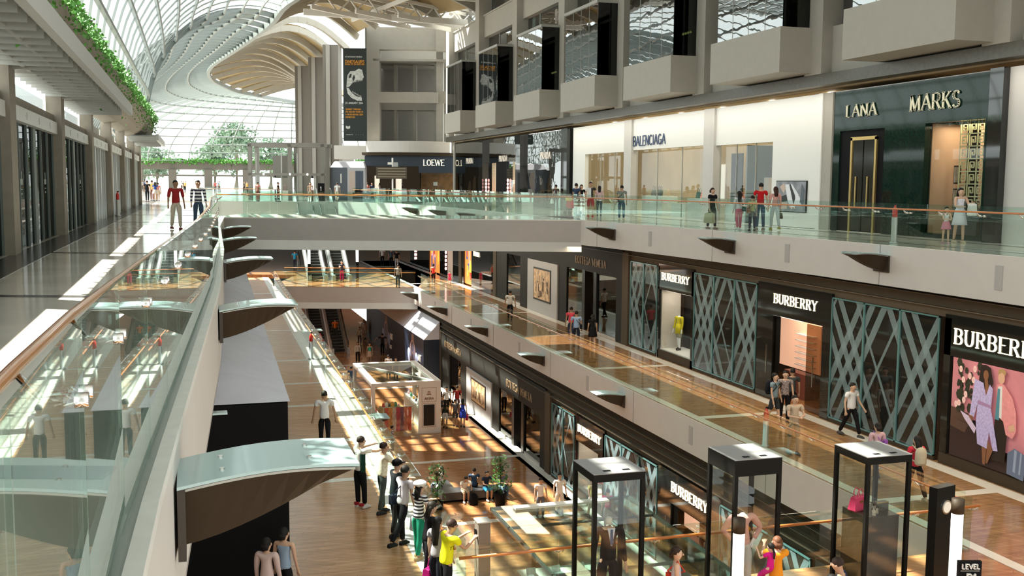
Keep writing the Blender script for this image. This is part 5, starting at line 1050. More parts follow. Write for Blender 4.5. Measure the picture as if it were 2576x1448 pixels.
# bollard light columns on the far bridges
for k, (x, y, z) in enumerate(((778, 706, ZB1), (899, 700, ZB1))):
    p = G(x, y, z); t = thing('light_column', 'small white light column on the lower far bridge, '+['left', 'right'][k], 'lamp', p, 0, 'light columns on the far bridges')
    MB().tube([(0,0,1.3),(0,0,2.5)], .11, 10).build('lit_tube', LMP, t); MB().tube([(0,0,0),(0,0,1.3)], .12, 10).build('post', BLM, t)
# bench and planters on the bottom floor
bp = G(1108, 1262, ZB2); t = thing('bench', 'dark angular upholstered bench on the bottom floor', 'bench', (bp.x, bp.y, ZB2), 0)
LTH = mat('dark_leather', (.035, .037, .04), .35)
MB().prism([(0,-.3),(.7,-.3),(.7,1.6),(0,1.6)], .12, .45).build('seat', LTH, t); MB().prism([(.7,-.3),(2.9,-.3),(2.9,.45),(.7,.45)], .12, .45).build('seat', LTH, t); MB().box(.1, 2.8, -.15, .3, 0, .12).box(.1, .6, .3, 1.5, 0, .12).build('base', BLM, t)
def potted(p, label, seed):
    t = thing('potted_plant', label, 'plant', p, 0, 'potted plants at the bench'); rnd = random.Random(seed)
    MB().lathe([(.20, 0), (.27, .55), (.28, .6), (.24, .6), (.22, .52)], n=14).build('pot', BLM, t, True); MB().tube([(0,0,.5), (.03, .02, 1.2), (0, 0, 1.8)], .03, 6).build('trunk', BRZ, t); m = MB()
    for k in range(260):
        c = Vector((rnd.gauss(0, .19), rnd.gauss(0, .19), rnd.uniform(.7, 2.1))); a = Vector((rnd.gauss(0,1), rnd.gauss(0,1), rnd.gauss(0,.6))).normalized(); b = a.cross(Vector((0,0,1))).normalized(); s = rnd.uniform(.10, .2)
        m.add([c, c+a*s*.6+b*s*.3, c+a*s*1.2, c+a*s*.6-b*s*.3], [(0,1,2,3)])
    m.build('foliage', mat('plant_leaf', (.05, .16, .03), .4, noise=.4, nscale=4), t)
potted(G(1099, 1296, ZB2), 'leafy green potted plant at the left end of the bench', 1); potted(G(1258, 1272, ZB2), 'leafy green potted plant at the right end of the bench', 2)
# display cases far
# trees outside the far glass wall
def tree(X, Z, h, r, label, seed):
    t = cthing('tree', label, 'tree', X, Z, -.3, 0, 'trees outside the far glass wall'); rnd = random.Random(seed); MB().tube([(0,0,0),(.3,0,h*.35),(0,.2,h*.7)], [r*.09, r*.07, r*.04], 8).build('trunk', mat('bark', (.2, .17, .13), .8), t); m = MB()
    for k in range(1600):
        a = rnd.uniform(0, 2*PI); e = rnd.uniform(-.5, 1)*PI/2; rr_ = r*(rnd.random()**.4)*(.75+.25*sin(3*a+seed)); c = Vector((rr_*cos(a)*cos(e), rr_*sin(a)*cos(e), h*.62+rr_*.75*sin(e)))
        a_ = Vector((rnd.gauss(0,1), rnd.gauss(0,1), rnd.gauss(0,1))).normalized(); b_ = a_.cross(Vector((0,.3,1))).normalized(); s = r*rnd.uniform(.05, .1)
        m.add([c, c+a_*s+b_*s*.7, c+a_*s*2, c+a_*s-b_*s*.7], [(0,1,2,3)])
    m.build('foliage', mat('hazed_leaf', (.24, .33, .25), .7, noise=.25, nscale=.3), t)  # leaf colour greyed and paled to carry the distance haze
for k, (X, Z, h, r) in enumerate(((-62, 235, 17, 6.5), (-74, 260, 11, 7), (-85, 250, 9, 6), (-52, 245, 9, 5.5), (-44, 250, 10, 6), (-36, 240, 9, 5.5), (-95, 270, 10, 7), (-67, 290, 13, 8))):
    tree(X, Z, h, r, ['tall dark tree seen through the far glass wall', 'low rounded tree left of the tall one', 'small tree near the left of the far glass wall', 'bright green tree right of the tall one', 'wide light green tree behind the elevator frame', 'light green tree beside the tall columns', 'distant tree at the far left of the glass wall', 'hazy tree farthest behind the tall one'][k], k)
# ================================================================ people
SKC = {'light': (.62,.40,.28), 'tan': (.47,.28,.18), 'brown': (.30,.16,.09), 'white': (.80,.82,.85)}
def skin_mesh(name, verts, edges, radii, m, parent, root=0, sub=1):
    me = D.meshes.new(name); me.from_pydata([tuple(v) for v in verts], edges, []); me.materials.append(m)
    o = D.objects.new(name, me); COL.objects.link(o); o.parent = parent
    md = o.modifiers.new('skin', 'SKIN'); md.use_smooth_shade = True; md.branch_smoothing = .6
    if not me.skin_vertices: 
        bm = bmesh.new(); bm.from_mesh(me); bm.verts.layers.skin.verify(); bm.to_mesh(me); bm.free()
    sv = me.skin_vertices[0].data
    for i, r in enumerate(radii): sv[i].radius = (r, r) if not isinstance(r, tuple) else r; sv[i].use_root = (i == root)
    if sub: s = o.modifiers.new('sub', 'SUBSURF'); s.levels = sub; s.render_levels = sub
    return o
def colmat(c, rough=.8, noise=0, ns=5): return mat('cloth_%d_%d_%d' % tuple(int(x*255) for x in c) + ('n' if noise else ''), c, rough, noise=noise, nscale=ns, spec=.25 if sum(c) > .15 else .08)
def stripemat(name, c1, c2, sc=14, axis=2):
    if name in MATS: return MATS[name]
    m = D.materials.new(name); m.use_nodes = True; nt = m.node_tree; b = nt.nodes['Principled BSDF']; b.inputs['Roughness'].default_value = .8
    tc = nt.nodes.new('ShaderNodeTexCoord'); sx = nt.nodes.new('ShaderNodeSeparateXYZ'); mu = nt.nodes.new('ShaderNodeMath'); mu.operation = 'MULTIPLY'; mu.inputs[1].default_value = sc
    fr = nt.nodes.new('ShaderNodeMath'); fr.operation = 'FRACT'; gt = nt.nodes.new('ShaderNodeMath'); gt.operation = 'GREATER_THAN'; gt.inputs[1].default_value = .5
    mx = nt.nodes.new('ShaderNodeMix'); mx.data_type = 'RGBA'; mx.inputs[6].default_value = (*c1, 1); mx.inputs[7].default_value = (*c2, 1); L = nt.links.new
    L(tc.outputs['Object'], sx.inputs[0]); L(sx.outputs[axis], mu.inputs[0]); L(mu.outputs[0], fr.inputs[0]); L(fr.outputs[0], gt.inputs[0]); L(gt.outputs[0], mx.inputs[0]); L(mx.outputs[2], b.inputs['Base Color'])
    MATS[name] = m; return m
def person(p, face, label, H=1.70, skin='tan', top=(.8,.8,.8), bottom=(.02,.02,.025), shoes=(.03,.03,.03), sleeve='short', legs='long', hair='short', hc=(.012,.010,.009),
           lean=0, L=(6,4), Rr=(-6,4), aL=(4,8,12), aR=(4,8,12), hy=0, hp=0, sit=False, fem=False, topm=None, botm=None, near=False, zoff=0, group=None, cat='person', name='person', child=False, head=True, flip=False):
    # p: foot point; face: direction of gaze in degrees, 0 = along +y (away), 180 = towards the viewer; aX = (forward, outward, elbow)
    p = Vector(p)
    if abs(p.z-ZB2) < .1 and 66 < p.y < 91: p.x = min(p.x, 14.25)
    if abs(p.z-ZB1) < .1 and p.x < 8 and 17.5 < p.y < 60: p.x = min(p.x, lerp(eBL, p.y)-.44)
    if abs(p.z-ZB1) < .1 and 15 < p.x < 17 and 17.5 < p.y < 72: p.x = max(p.x, 15.95)
    if abs(p.z) < .1 and 17 < p.x < 22 and p.y < 50: p.x = max(p.x, lerp(eR, p.y)+.45)
    t = thing(name, label, cat, (p[0], p[1], p[2]+zoff), -R(face), group)
    sk = mat('skin_'+skin, SKC[skin], .55); s = H/1.70; up = Vector((0, sin(R(lean)), cos(R(lean))))
    TH, SHN, ANK = .415*s, .405*s, .075*s
    def leg(a, k, side):
        h = Vector((side*.085*s, 0, 0)); d1 = Vector((side*.02, sin(R(a)), -cos(R(a)))); kn = h+d1*TH
        if sit: d2 = Vector((0, sin(R(a-k)), -cos(R(a-k))))
        else: d2 = Vector((0, sin(R(a-k)), -cos(R(a-k))))
        an = kn+d2*SHN; return h, kn, an
    lg_ = [leg(*L, -1), leg(*Rr, 1)]
    low = min(l[2].z for l in lg_); pz = -low+ANK; O = Vector((0, 0, pz))
    if sit: O = Vector((0, 0, .50*s)); lg_ = [(a, b, Vector((c.x, c.y, max(c.z, -O.z+ANK)))) for a, b, c in lg_]
    P = lambda f: O+Vector((0,0,.03*s))+up*(f*s)
    shw = (.165 if fem else .19)*s*(.9 if child else 1)
    def arm(a, o_, e, inw=None, side=1):
        shp = P(.435)+Vector((side*shw, 0, 0)); d1 = Vector((side*sin(R(o_)), sin(R(a))*cos(R(o_)), -cos(R(a))*cos(R(o_))))
        el = shp+d1*.285*s; inward = inw if inw is not None else (0 if e < 35 else -.35)
        d2 = Vector((side*(sin(R(o_))*.6+inward), sin(R(a+e)), -cos(R(a+e)))).normalized(); wr = el+d2*.245*s; hd = wr+d2*.085*s; return shp, el, wr, hd, d2
    ar = [arm(*aL, side=-1), arm(*aR, side=1)]
    # body: one continuous skinned surface
    hk = 1.12 if child else 1.0
    hf = Vector((sin(R(-hy)), cos(R(hy)), 0)); nk = P(.488); hb = P(.575)+hf*.012*s-Vector((0,0,sin(R(hp))*.02)); 
    tilt = (Vector((0,0,1))+hf*sin(R(hp))+up*.35).normalized()
    hd1 = nk+tilt*.070*s+hf*.026*s; hd2 = nk+tilt*.130*s+hf*.010*s; hd3 = nk+tilt*.178*s
    nose = hd1+tilt*.032*s+hf*.098*s
    V_ = [P(0), P(.12), P(.27), P(.40), P(.47)]; Ra = [.125*s, .108*s, .125*s, .115*s, .052*s]; E = [(0,1),(1,2),(2,3),(3,4)]
    if fem: Ra = [.128*s, .095*s, .112*s, .095*s, .042*s]
    if child: Ra = [r*.9 for r in Ra]
    Rb = Ra[:]; cv = .86 if (top is not None or topm) else 1; Ra = [(r*1.2*cv, r*.82*cv) for r in Ra[:4]]+[Ra[4]]
    if head:
        i = len(V_); V_ += [nk, hd1, hd2, hd3]; Ra += [.056*s, .084*s*hk, .098*s*hk, .084*s*hk]; E += [(4,i),(i,i+1),(i+1,i+2),(i+2,i+3)]
    else: V_.append(nk); Ra.append(.045*s); E.append((4, len(V_)-1))
    for k, (h, kn, an) in enumerate(lg_):
        i = len(V_); V_ += [O+h, O+h.lerp(kn, .55), O+kn, O+kn.lerp(an, .35), O+an]; Ra += [.074*s, .068*s, .053*s, .052*s, .036*s]; E += [(0,i),(i,i+1),(i+1,i+2),(i+2,i+3),(i+3,i+4)]
    for k, (sh, el, wr, hd, d2) in enumerate(ar):
        i = len(V_); V_ += [sh, sh.lerp(el, .5), el, wr, hd]; Ra += [(.054 if sleeve == 'none' else .044)*s, (.043 if sleeve == 'none' else .040)*s, .036*s, .025*s, .033*s]; E += [(3,i),(i,i+1),(i+1,i+2),(i+2,i+3),(i+3,i+4)]
        hi = i+4; sd = Vector((0,0,1)).cross(d2); sd = sd.normalized() if sd.length > .1 else Vector((1,0,0)); nn = d2.cross(sd)
        if near:
            for f in range(4):
                b0 = hd+sd*(.011*(f-1.5)*2)*s; l1 = (.040, .046, .043, .034)[f]*s; j = len(V_)
                V_ += [b0+d2*.022*s, b0+d2*(.022*s+l1*.6)-nn*.004*s, b0+d2*(.022*s+l1)-nn*.016*s]; Ra += [.0095*s, .0085*s, .0075*s]; E += [(hi,j),(j,j+1),(j+1,j+2)]
            j = len(V_); V_ += [wr.lerp(hd, .7)+sd*.030*s, wr.lerp(hd, 1.0)+sd*.045*s+d2*.012*s, hd+sd*.042*s+d2*.035*s]; Ra += [.011*s, .0095*s, .008*s]; E += [(hi-0,j),(j,j+1),(j+1,j+2)]
        else:
            j = len(V_); V_ += [hd+d2*.07*s-nn*.01*s, hd+sd*.04*s+d2*.01*s]; Ra += [.020*s, .010*s]; E += [(hi,j),(hi,j+1)]
    skin_mesh('body', V_, E, Ra, sk, t)
    # clothes follow the body
    if top is not None or topm:
        tm = topm or colmat(top); e = [(0,1),(1,2),(2,3),(3,4),(4,5)]; v = [P(-.085), P(.035), P(.15), P(.27), P(.38), P(.45)]
        q_ = .9 if child else 1; ww = (.148, .138, .120, .128, .112) if fem else (.146, .143, .143, .152, .138); r = [(w_*s*q_, w_*s*.74*q_+.012) for w_ in ww]+[.068*s]
        for sh, el, wr, hd, d2 in ar:
            i = len(v)
            if sleeve == 'none': v += [sh.lerp(P(.43), .25)]; r += [.058*s]; e += [(4,i)]; continue
            v += [sh, sh.lerp(el, .55)]; r += [.070*s, .062*s]; e += [(4,i),(i,i+1)]
            if sleeve == 'long': v += [el, wr.lerp(el, .05)]; r += [.048*s, .038*s]; e += [(i+1,i+2),(i+2,i+3)]
            if sleeve == 'rolled': v += [el]; r += [.050*s]; e += [(i+1,i+2)]
        skin_mesh('top', v, e, r, tm, t, 0, 2 if near else 1)
    bm_ = botm or colmat(bottom)
    if legs in ('long', 'short'):
        g = .013*s; v = [P(.10), P(.03), P(-.03)]; r = [(Rb[0]*.80, Rb[0]*.62), (Rb[0]*1.0, Rb[0]*.76), (Rb[0]*1.20, Rb[0]*.86+.004)]; e = [(0,1),(1,2)]
        for h, kn, an in lg_:
            i = len(v); v += [O+h, O+h.lerp(kn, .55), O+kn]; r += [.106*s, .086*s, .068*s if legs == 'long' else .078*s]; e += [(2,i),(i,i+1),(i+1,i+2)]
            if legs == 'long': v += [O+kn.lerp(an, .5), O+an.lerp(kn, .04)]; r += [.062*s, .056*s]; e += [(i+2,i+3),(i+3,i+4)]
        skin_mesh('trousers' if legs == 'long' else 'shorts', v, e, r, bm_, t, 0)
    else:
        ln = {'skirt': .30, 'dress': .40, 'longskirt': .62}[legs]*s; w0 = Rb[0]+.018; N = 16; mid = O+(lg_[0][1]+lg_[1][1])/2
        mb = MB(); rings = []
        for j in range(7):
            f = j/6; c = P(.08)+(Vector((0, mid.y*.55, 0))*f)-Vector((0,0,1))*(ln+.06*s)*f; rr_ = w0+(.085*s)*f
            rings.append([c+Vector((rr_*(1+.05*f*cos(5*a_*2*PI/N))*cos(a_*2*PI/N), rr_*.85*sin(a_*2*PI/N), 0)) for a_ in range(N)])
        mb.loft(rings[::-1]).build('skirt', bm_, t, True)
    sm = colmat(shoes, .5)
    for k, (h, kn, an) in enumerate(lg_):
        a = O+an; c = Vector((a.x, a.y+.055*s, a.z-.035*s)); MB().loft([[(c.x+x*w_*s, c.y+(y*.5)*.235*s, c.z+z*s) for x, y in ((-1,-1),(-.9,.6),(-.4,1),(.4,1),(.9,.6),(1,-1),(.5,-1.1),(-.5,-1.1))] for w_, z in ((.038, -.040), (.044, -.03), (.042, -.005))]+[[(c.x+x*.030*s, c.y+(y*.5)*.15*s-.035*s, c.z+.035*s) for x, y in ((-1,-1),(-.9,.6),(-.4,1),(.4,1),(.9,.6),(1,-1),(.5,-1.1),(-.5,-1.1))]]).build('shoe', sm, t, True)
    # hair
    if head and hair != 'bald':
        hm = mat('hair_%d' % int(hc[0]*1000), hc, .6, spec=.25); side_v = Vector((hf.y, -hf.x, 0)); u_ = tilt; fwd = side_v.cross(u_)*-1
        fwd = (hf-u_*hf.dot(u_)).normalized(); M = Matrix((side_v, fwd, u_)).transposed(); c = nk+tilt*.148*s
        rings = []; N = 14
        for j in range(8):
            ph = -.42+(PI/2+.42)*j/7; ring = []
            for a_ in range(N):
                th = 2*PI*a_/N; fr_ = sin(th)            # +1 = front
                cut = max(0, fr_)*.92*(1-j/7)             # hairline lifted at the front
                ph2 = ph+cut; rr_ = (.094)*s*hk*cos(ph2); ring.append(c+M @ Vector((rr_*cos(th)*.92, rr_*fr_*1.06-.012*s, .100*s*hk*sin(ph2))))
            rings.append(ring)
        MB().loft(rings, False).build('hair', hm, t, True)
        if hair in ('long', 'verylong', 'bob', 'pony'):
            ln = {'long': .30, 'verylong': .46, 'bob': .13, 'pony': .36}[hair]*s; mb = MB(); rings = []; wd = .088*s if hair != 'pony' else .035*s
            for j in range(7):
                f = j/6; cc = c-hf*(.045+.055*min(1, f*2))*s*(1 if hair != 'pony' else 1.3)-Vector((0,0,1))*ln*f+Vector((0,0,.02*s))
                w2 = wd*(1.05-.35*f*f); dp = .05*s*(1-.4*f) if hair != 'pony' else .03*s
                rings.append([cc+side_v*w2*cos(a_*PI/5)+hf*dp*sin(a_*PI/5) for a_ in range(10)])
            mb.loft(rings[::-1]).build('hair_length', hm, t, True)
        if hair == 'fringe_bald': pass
    if head:
        fm = MB(); e0 = hd1+tilt*.058*s; side_v = Vector((hf.y, -hf.x, 0))
        for sg_ in (-1, 1): MB().ell(e0+side_v*.031*s*sg_+hf*.080*s*hk, .010*s, .008*s, .007*s, 8, 5).build('eye', mat('eye_dark', (.02,.015,.01), .2), t)
        for sg_ in (-1, 1): MB().ell(hd1+tilt*.045*s+side_v*.083*s*sg_*hk-hf*.008*s, .012*s, .018*s, .028*s, 8, 6).build('ear', sk, t, True)
        MB().loft([[hd1+tilt*z*s+hf*y*s+side_v*x*s for x in (-w_, w_)]+[hd1+tilt*z*s+hf*.066*s] for z, y, w_ in ((.012, .088, .014), (.022, .106, .015), (.062, .084, .007))]).build('nose', sk, t, True)
        MB().ell(hd1-tilt*.012*s+hf*.068*s*hk, .022*s, .008*s, .006*s, 8, 5).build('mouth', mat('lips', (.42,.16,.13), .5), t)
    t['_'] = 0; del t['_']
    info = dict(t=t, O=O, P=P, ar=ar, s=s, hd=hd2, hf=hf, tilt=tilt, nk=nk, lg=lg_)
    return info
def held_bag(inf, side, col, label, kind='tote', drop=.32, w_=.17, h_=.26, name='bag'):
    # a bag hanging from a hand (its own thing)
    t = inf['t']; bpy.context.view_layer.update(); hd = t.matrix_world @ inf['ar'][0 if side < 0 else 1][3]; g = thing(name, label, 'bag', hd, t.rotation_euler.z)
    m = colmat(col, .6); MB().loft([[(x*a, y*b, z) for x, y in ((-1,-1),(1,-1),(1,1),(-1,1))] for a, b, z in ((.6*w_*.6, w_*.9, -drop-h_+.0), (.45*w_, w_, -drop-h_+.03), (.35*w_, w_*.85, -drop), (.1*w_, w_*.7, -drop+.02))]).build('bag_body', m, g)
    for q in (-1, 1): MB().tube([(.02*q, -w_*.5, -drop), (.01*q, -.03, -.03), (.01*q, .03, -.03), (.02*q, w_*.5, -drop)], .007, 6).build('bag_handle', m, g)
    return g
def strap_bag(inf, col, label, side=1, low=.02, w_=.13, h_=.2):
    t = inf['t']; s = inf['s']; P = inf['P']; g = thing('shoulder_bag', label, 'bag', t.location, t.rotation_euler.z)
    m = colmat(col, .6); c = P(low)+Vector((side*.20*s, -.04, 0)); MB().loft([[(c.x+x*.045, c.y+y*w_, c.z+z) for x, y in ((-1,-1),(1,-1),(1,1),(-1,1))] for z in (-h_/2, h_/2)]).build('bag_body', m, g)
    MB().tube([c+Vector((0, .03, h_/2)), P(.25)+Vector((side*.06, .155*s, 0)), P(.46)+Vector((-side*.10*s, .02, .03)), P(.25)+Vector((side*.04, -.155*s, 0)), c+Vector((0, -.05, h_/2))], .012, 6).build('strap', m, g); return g
def backpack(inf, col, label):
    t = inf['t']; s = inf['s']; P = inf['P']; g = thing('backpack', label, 'bag', t.location, t.rotation_euler.z); m = colmat(col, .7); c = P(.26)+Vector((0, -.21*s, 0))
    MB().loft([[(c.x+.15*s*f*cos(a), c.y+.085*s*f*sin(a), c.z+z*s) for a in [i*PI/6 for i in range(12)]] for f, z in ((.7, -.22), (1, -.18), (1, .10), (.75, .19), (.3, .22))]).build('pack', m, g, True)
    MB().loft([[(c.x+.10*s*cos(a), c.y-.06*s+.05*s*sin(a), c.z+z*s) for a in [i*PI/4 for i in range(8)]] for z in (-.16, .0)]).build('front_pocket', m, g)
    for q in (-1, 1): MB().tube([c+Vector((q*.09*s, .05, .16*s)), P(.46)+Vector((q*.11*s, .0, .03)), P(.33)+Vector((q*.12*s, .14*s, 0)), P(.15)+Vector((q*.14*s, 0, 0)), c+Vector((q*.1*s, .05, -.15*s))], .016, 6).build('strap', m, g)
    return g
def footpt(x, y, z): return G(x, y, z)
def headpt(x, y, z, H):        # ground point of someone whose head top is seen at x, y
    q = G(x, y, z+H); return Vector((q.x, q.y, z))
W_ = (.80,.80,.80); K_ = (.012,.012,.014); JN = (.05,.08,.14); BG = (.55,.45,.32)
VIEW = lambda p: math.degrees(math.atan2(-p[0], -p[1]))   # heading that faces the viewer
# --- top walkway
p1 = footpt(444, 577, 0); person(p1, 165, 'man in dark red shirt and beige trousers walking towards the viewer', 1.74, 'brown', (.30,.015,.02), (.50,.44,.36), (.16,.03,.02), 'rolled', L=(16,8), Rr=(-10,14), aL=(-6,12,10), aR=(8,12,10))
p2 = footpt(500, 572, 0); person(p2, 170, 'man in navy and white striped sweater and jeans walking', 1.74, 'tan', None, JN, sleeve='long', topm=stripemat('breton_stripe', (.015,.02,.05), (.75,.75,.75), 8.5), L=(10,6), Rr=(-8,10))
for x, y, H, tp, bt, lb_, kw in ((371, 507, 1.72, K_, K_, 'person in black at the far left of the distant walkway group', {}), (383, 504, 1.75, (.6,.42,.12), (.15,.05,.04), 'person in mustard yellow top in the distant walkway group', {}),
    (391, 506, 1.62, (.02,.06,.30), (.5,.45,.4), 'woman in bright blue top and short skirt far along the walkway', dict(fem=True, legs='skirt', hair='long')), (398, 506, 1.55, (.6,.2,.18), BG, 'person in salmon pink beside the woman in bright blue', dict(fem=True, legs='skirt'))):
    person(footpt(x, y, 0), 10, lb_, H, top=tp, bottom=bt, **kw)
# --- top gallery, right
def pp(x, y, z, *a, **k): return person(footpt(x, y, z), *a, **k)
pp(1449, 541, 0, 60, 'man in navy polo seen from behind beside the black shop pier', 1.75, top=(.03,.05,.10), bottom=(.25,.2,.13))
pp(1462, 541, 0, 175, 'woman in black top facing the viewer beside the man in navy', 1.68, 'light', K_, (.35,.28,.2), fem=True, hair='long', legs='short', hc=(.05,.03,.02))
pp(1485, 545, 0, 190, 'young man in black and white tee and red shorts', 1.82, top=None, topm=stripemat('bw_tee', (.75,.75,.78), (.02,.02,.02), 1.7, 0), bottom=(.45,.03,.04), shoes=(.5,.03,.03), legs='short', aL=(30,6,70))
pp(1507, 542, 0, 20, 'woman in pale pink cardigan seen from behind', 1.62, 'light', (.60,.42,.46), (.06,.08,.1), fem=True, hair='long', sleeve='long')
i_ = pp(1563, 553, 0, 15, 'person in grey-green shirt and jeans looking into the white shop', 1.66, top=(.20,.23,.20), bottom=(.03,.06,.12), shoes=(.6,.5,.35)); strap_bag(i_, (.03,.02,.02), 'dark sling bag on the person in grey-green', -1)
i_ = pp(1398, 527, 0, 5, 'person in dark top holding a white bag before the rightmost mirrored bay', 1.66, top=(.12,.08,.08), bottom=(.02,.03,.05), fem=True); held_bag(i_, -1, W_, 'white bag held before the mirrored shop', drop=.1)
pp(1180, 506, 0, 10, 'person in white shirt passing the leftmost mirrored bay', 1.7, top=(.72,.70,.66), bottom=(.1,.1,.1))
i_ = pp(1789, 576, 0, 165, 'woman in black shirt carrying a large cream tote', 1.60, 'light', K_, K_, (.25,.12,.1), fem=True, hair='bob', hc=(.04,.015,.01), L=(8,4), Rr=(-8,6)); held_bag(i_, 1, (.50,.45,.30), 'large cream tote bag carried by the woman in black', drop=.12, w_=.22, h_=.36)
i_ = pp(1857, 579, 0, 15, 'girl with long hair, white blouse and pink trousers', 1.48, 'light', (.75,.72,.76), (.62,.12,.2), (.7,.7,.72), 'long', fem=True, hair='verylong', L=(-12,10), Rr=(8,4), child=True); strap_bag(i_, (.02,.06,.05), 'dark green bag at the side of the girl in pink trousers', 1, .0)
i_ = pp(1891, 580, 0, 15, 'child in pale yellow shirt and dark trousers', 1.32, 'light', (.52,.52,.28), (.02,.03,.06), child=True); strap_bag(i_, (.2,.08,.04), 'brown cross-body bag on the child in yellow', -1)
pp(1911, 578, 0, 15, 'man in bright red polo and jeans seen from behind', 1.80, 'light', (.55,.01,.015), (.04,.09,.16), (.3,.25,.2))
i_ = pp(1948, 578, 0, 15, 'woman in salmon shirt and pale jeans walking away', 1.68, 'light', (.72,.38,.34), (.55,.60,.62), (.35,.33,.04), 'long', fem=True, hair='long', hc=(.04,.015,.012), L=(14,4), Rr=(-14,14)); held_bag(i_, 1, (.05,.05,.02), 'dark olive handbag carried by the woman in salmon', drop=.12, w_=.15, h_=.2)
i_ = pp(2411, 611, 0, 190, 'woman with long hair in white patterned dress', 1.68, 'light', (.72,.72,.78), (.72,.72,.78), BG, 'none', 'dress', 'long', fem=True, topm=colmat((.70,.70,.78), .8, .25, 30), near=True, aL=(30,8,80), aR=(20,10,70)); held_bag(i_, -1, (.78,.77,.72), 'white shopping bag held by the woman in the white dress', drop=.05, w_=.16, h_=.34)
pp(2378, 612, 0, 200, 'little girl in white top and pink skirt with folded arms', 1.10, 'light', (.75,.72,.72), (.66,.24,.32), (.55,.3,.35), 'none', 'skirt', 'pony', fem=True, child=True, aL=(30,8,60,-1.0), aR=(30,8,55,-1.0))
st = thing('stroller', 'red and yellow baby stroller beside the black shop pier', 'stroller', footpt(1440, 540, 0), .6); MB().loft([[(x*a, y*b, z) for x, y in ((-1,-1),(1,-1),(1,1),(-1,1))] for a, b, z in ((.16, .2, .35), (.22, .3, .5), (.2, .1, 1.0))]).build('seat', colmat((.55,.03,.03)), st); MB().loft([[(x*a, .1+y*b, z) for x, y in ((-1,-1),(1,-1),(1,1),(-1,1))] for a, b, z in ((.23, .2, .75), (.2, .25, .95), (.1, .1, 1.02))]).build('canopy', colmat((.75,.45,.03)), st)
for x in (-.22, .22): 
    for y in (-.35, .35): MB().tube([(x-.02, y, .1), (x+.02, y, .1)], .1, 12).build('wheel', BLM, st)
    MB().tube([(x, -.35, .1), (x*.9, 0, .5), (x*.9, -.45, 1.0)], .012, 6).build('frame_tube', CHR, st)
# --- far end of the top level
for k, (x, y, tp, bt, lb_, kw) in enumerate(((848, 506, W_, (.7,.6,.5), 'man in pale shirt stooping by the slate hoarding', dict(lean=14)), (781, 508, (.6,.45,.35), (.6,.5,.4), 'woman with long dark hair by the elevator frame', dict(fem=True, hair='long')), (700, 507, K_, K_, 'person in black beside the elevator frame lamp', {}), (649, 506, (.6,.25,.2), (.5,.1,.08), 'person in coral inside the elevator frame', dict(fem=True)),
    (902, 502, (.3,.25,.25), K_, 'person at the left of the seated row near the navy shop', {}), (912, 503, K_, JN, 'person in black near the dark bench block', {}), (925, 503, (.6,.2,.15), JN, 'person in salmon top near the dark bench block', dict(fem=True)), (936, 503, (.03,.05,.12), JN, 'person in navy beside the person in salmon', {}), (956, 503, (.25,.2,.2), (.5,.4,.3), 'woman standing by the white poster stand', dict(fem=True, hair='long')), (1011, 502, (.03,.05,.09), K_, 'person in dark blue left of the white board', {}), (1022, 502, (.5,.03,.03), K_, 'person in red behind the person in dark blue', {}), (1030, 503, (.5,.45,.4), K_, 'person in beige near the navy shop window', {}), (1040, 503, W_, K_, 'person in white near the navy shop window', dict(fem=True)))):
    pp(x, y, 0, (20, 190, 100)[k % 3], lb_, 1.68, top=tp, bottom=bt, **kw)
FARC = [((.5,.1,.1),'red'),((.6,.6,.6),'white'),((.05,.1,.3),'blue'),((.1,.1,.1),'black'),((.6,.35,.1),'orange'),((.2,.4,.25),'green')]
for k, (X, Z) in enumerate(((-66,180),(-63,178),(-58,165),(-54,172),(-50,160),(-47,168),(-44,155),(-60,190),(-52,185),(-41,160),(-38,150),(-35,165))):
    c_, nm = FARC[k % 6]; person(C(X, Z), k*57, 'distant %sperson in %s at the far end, %s' % ('farther ' if k == 7 else '', nm, 'left of the striped-sweater man' if X < -56 else ('behind the elevator frame' if X > -45 else 'left of the elevator frame')), 1.7, top=c_, bottom=K_, group='distant visitors')
# --- lower gallery, right
pp(1283, 806, ZB1, 20, 'man in white tee and dark trousers walking away past the charcoal shop', 1.74, 'tan', (.78,.78,.76), K_, L=(12,4), Rr=(-14,16), aL=(12,14,20), aR=(-14,14,20))
pp(1090, 716, ZB1, 20, 'woman in red sleeveless top near the lit pictures', 1.62, 'light', (.70,.04,.04), K_, sleeve='none', fem=True, hair='bob')
pp(1131, 717, ZB1, 190, 'small child in magenta near the dark curtain', 1.05, 'light', (.70,.03,.15), (.6,.05,.15), child=True, legs='skirt', fem=True)
pp(1001, 722, ZB1, 15, 'man in khaki shirt leaning at the corner of the lower bridge', 1.70, 'tan', (.28,.25,.2), (.04,.05,.05), lean=8)
pp(1436, 857, ZB1, 15, 'man in bright pink shirt behind the man in light blue', 1.70, 'tan', (.75,.08,.12), (.04,.05,.08))
i_ = pp(1449, 872, ZB1, 15, 'man in light blue shirt with dark shoulder bag', 1.74, 'tan', (.30,.42,.62), (.02,.025,.04), L=(10,4), Rr=(-10,10), near=True); strap_bag(i_, (.015,.015,.02), 'black shoulder bag on the man in light blue', 1)
pp(1490, 873, ZB1, 15, 'woman in black dress walking away by the charcoal shop', 1.60, 'light', K_, K_, (.5,.4,.3), 'short', 'dress', 'long', fem=True, L=(10,4), Rr=(-8,8))
i_ = pp(1946, 1068, ZB1, 150, 'man with glasses in grey-blue tee and dark backpack', 1.72, 'light', (.20,.28,.33), (.04,.045,.05), (.03,.03,.03), legs='short', L=(12,4), Rr=(-12,10)); backpack(i_, (.015,.018,.025), 'dark backpack on the man in grey-blue')
pp(1972, 1062, ZB1, 200, 'man in patterned shirt behind the beige-shirted man', 1.72, 'light', topm=colmat((.30,.25,.25), .8, .8, 25), bottom=K_)
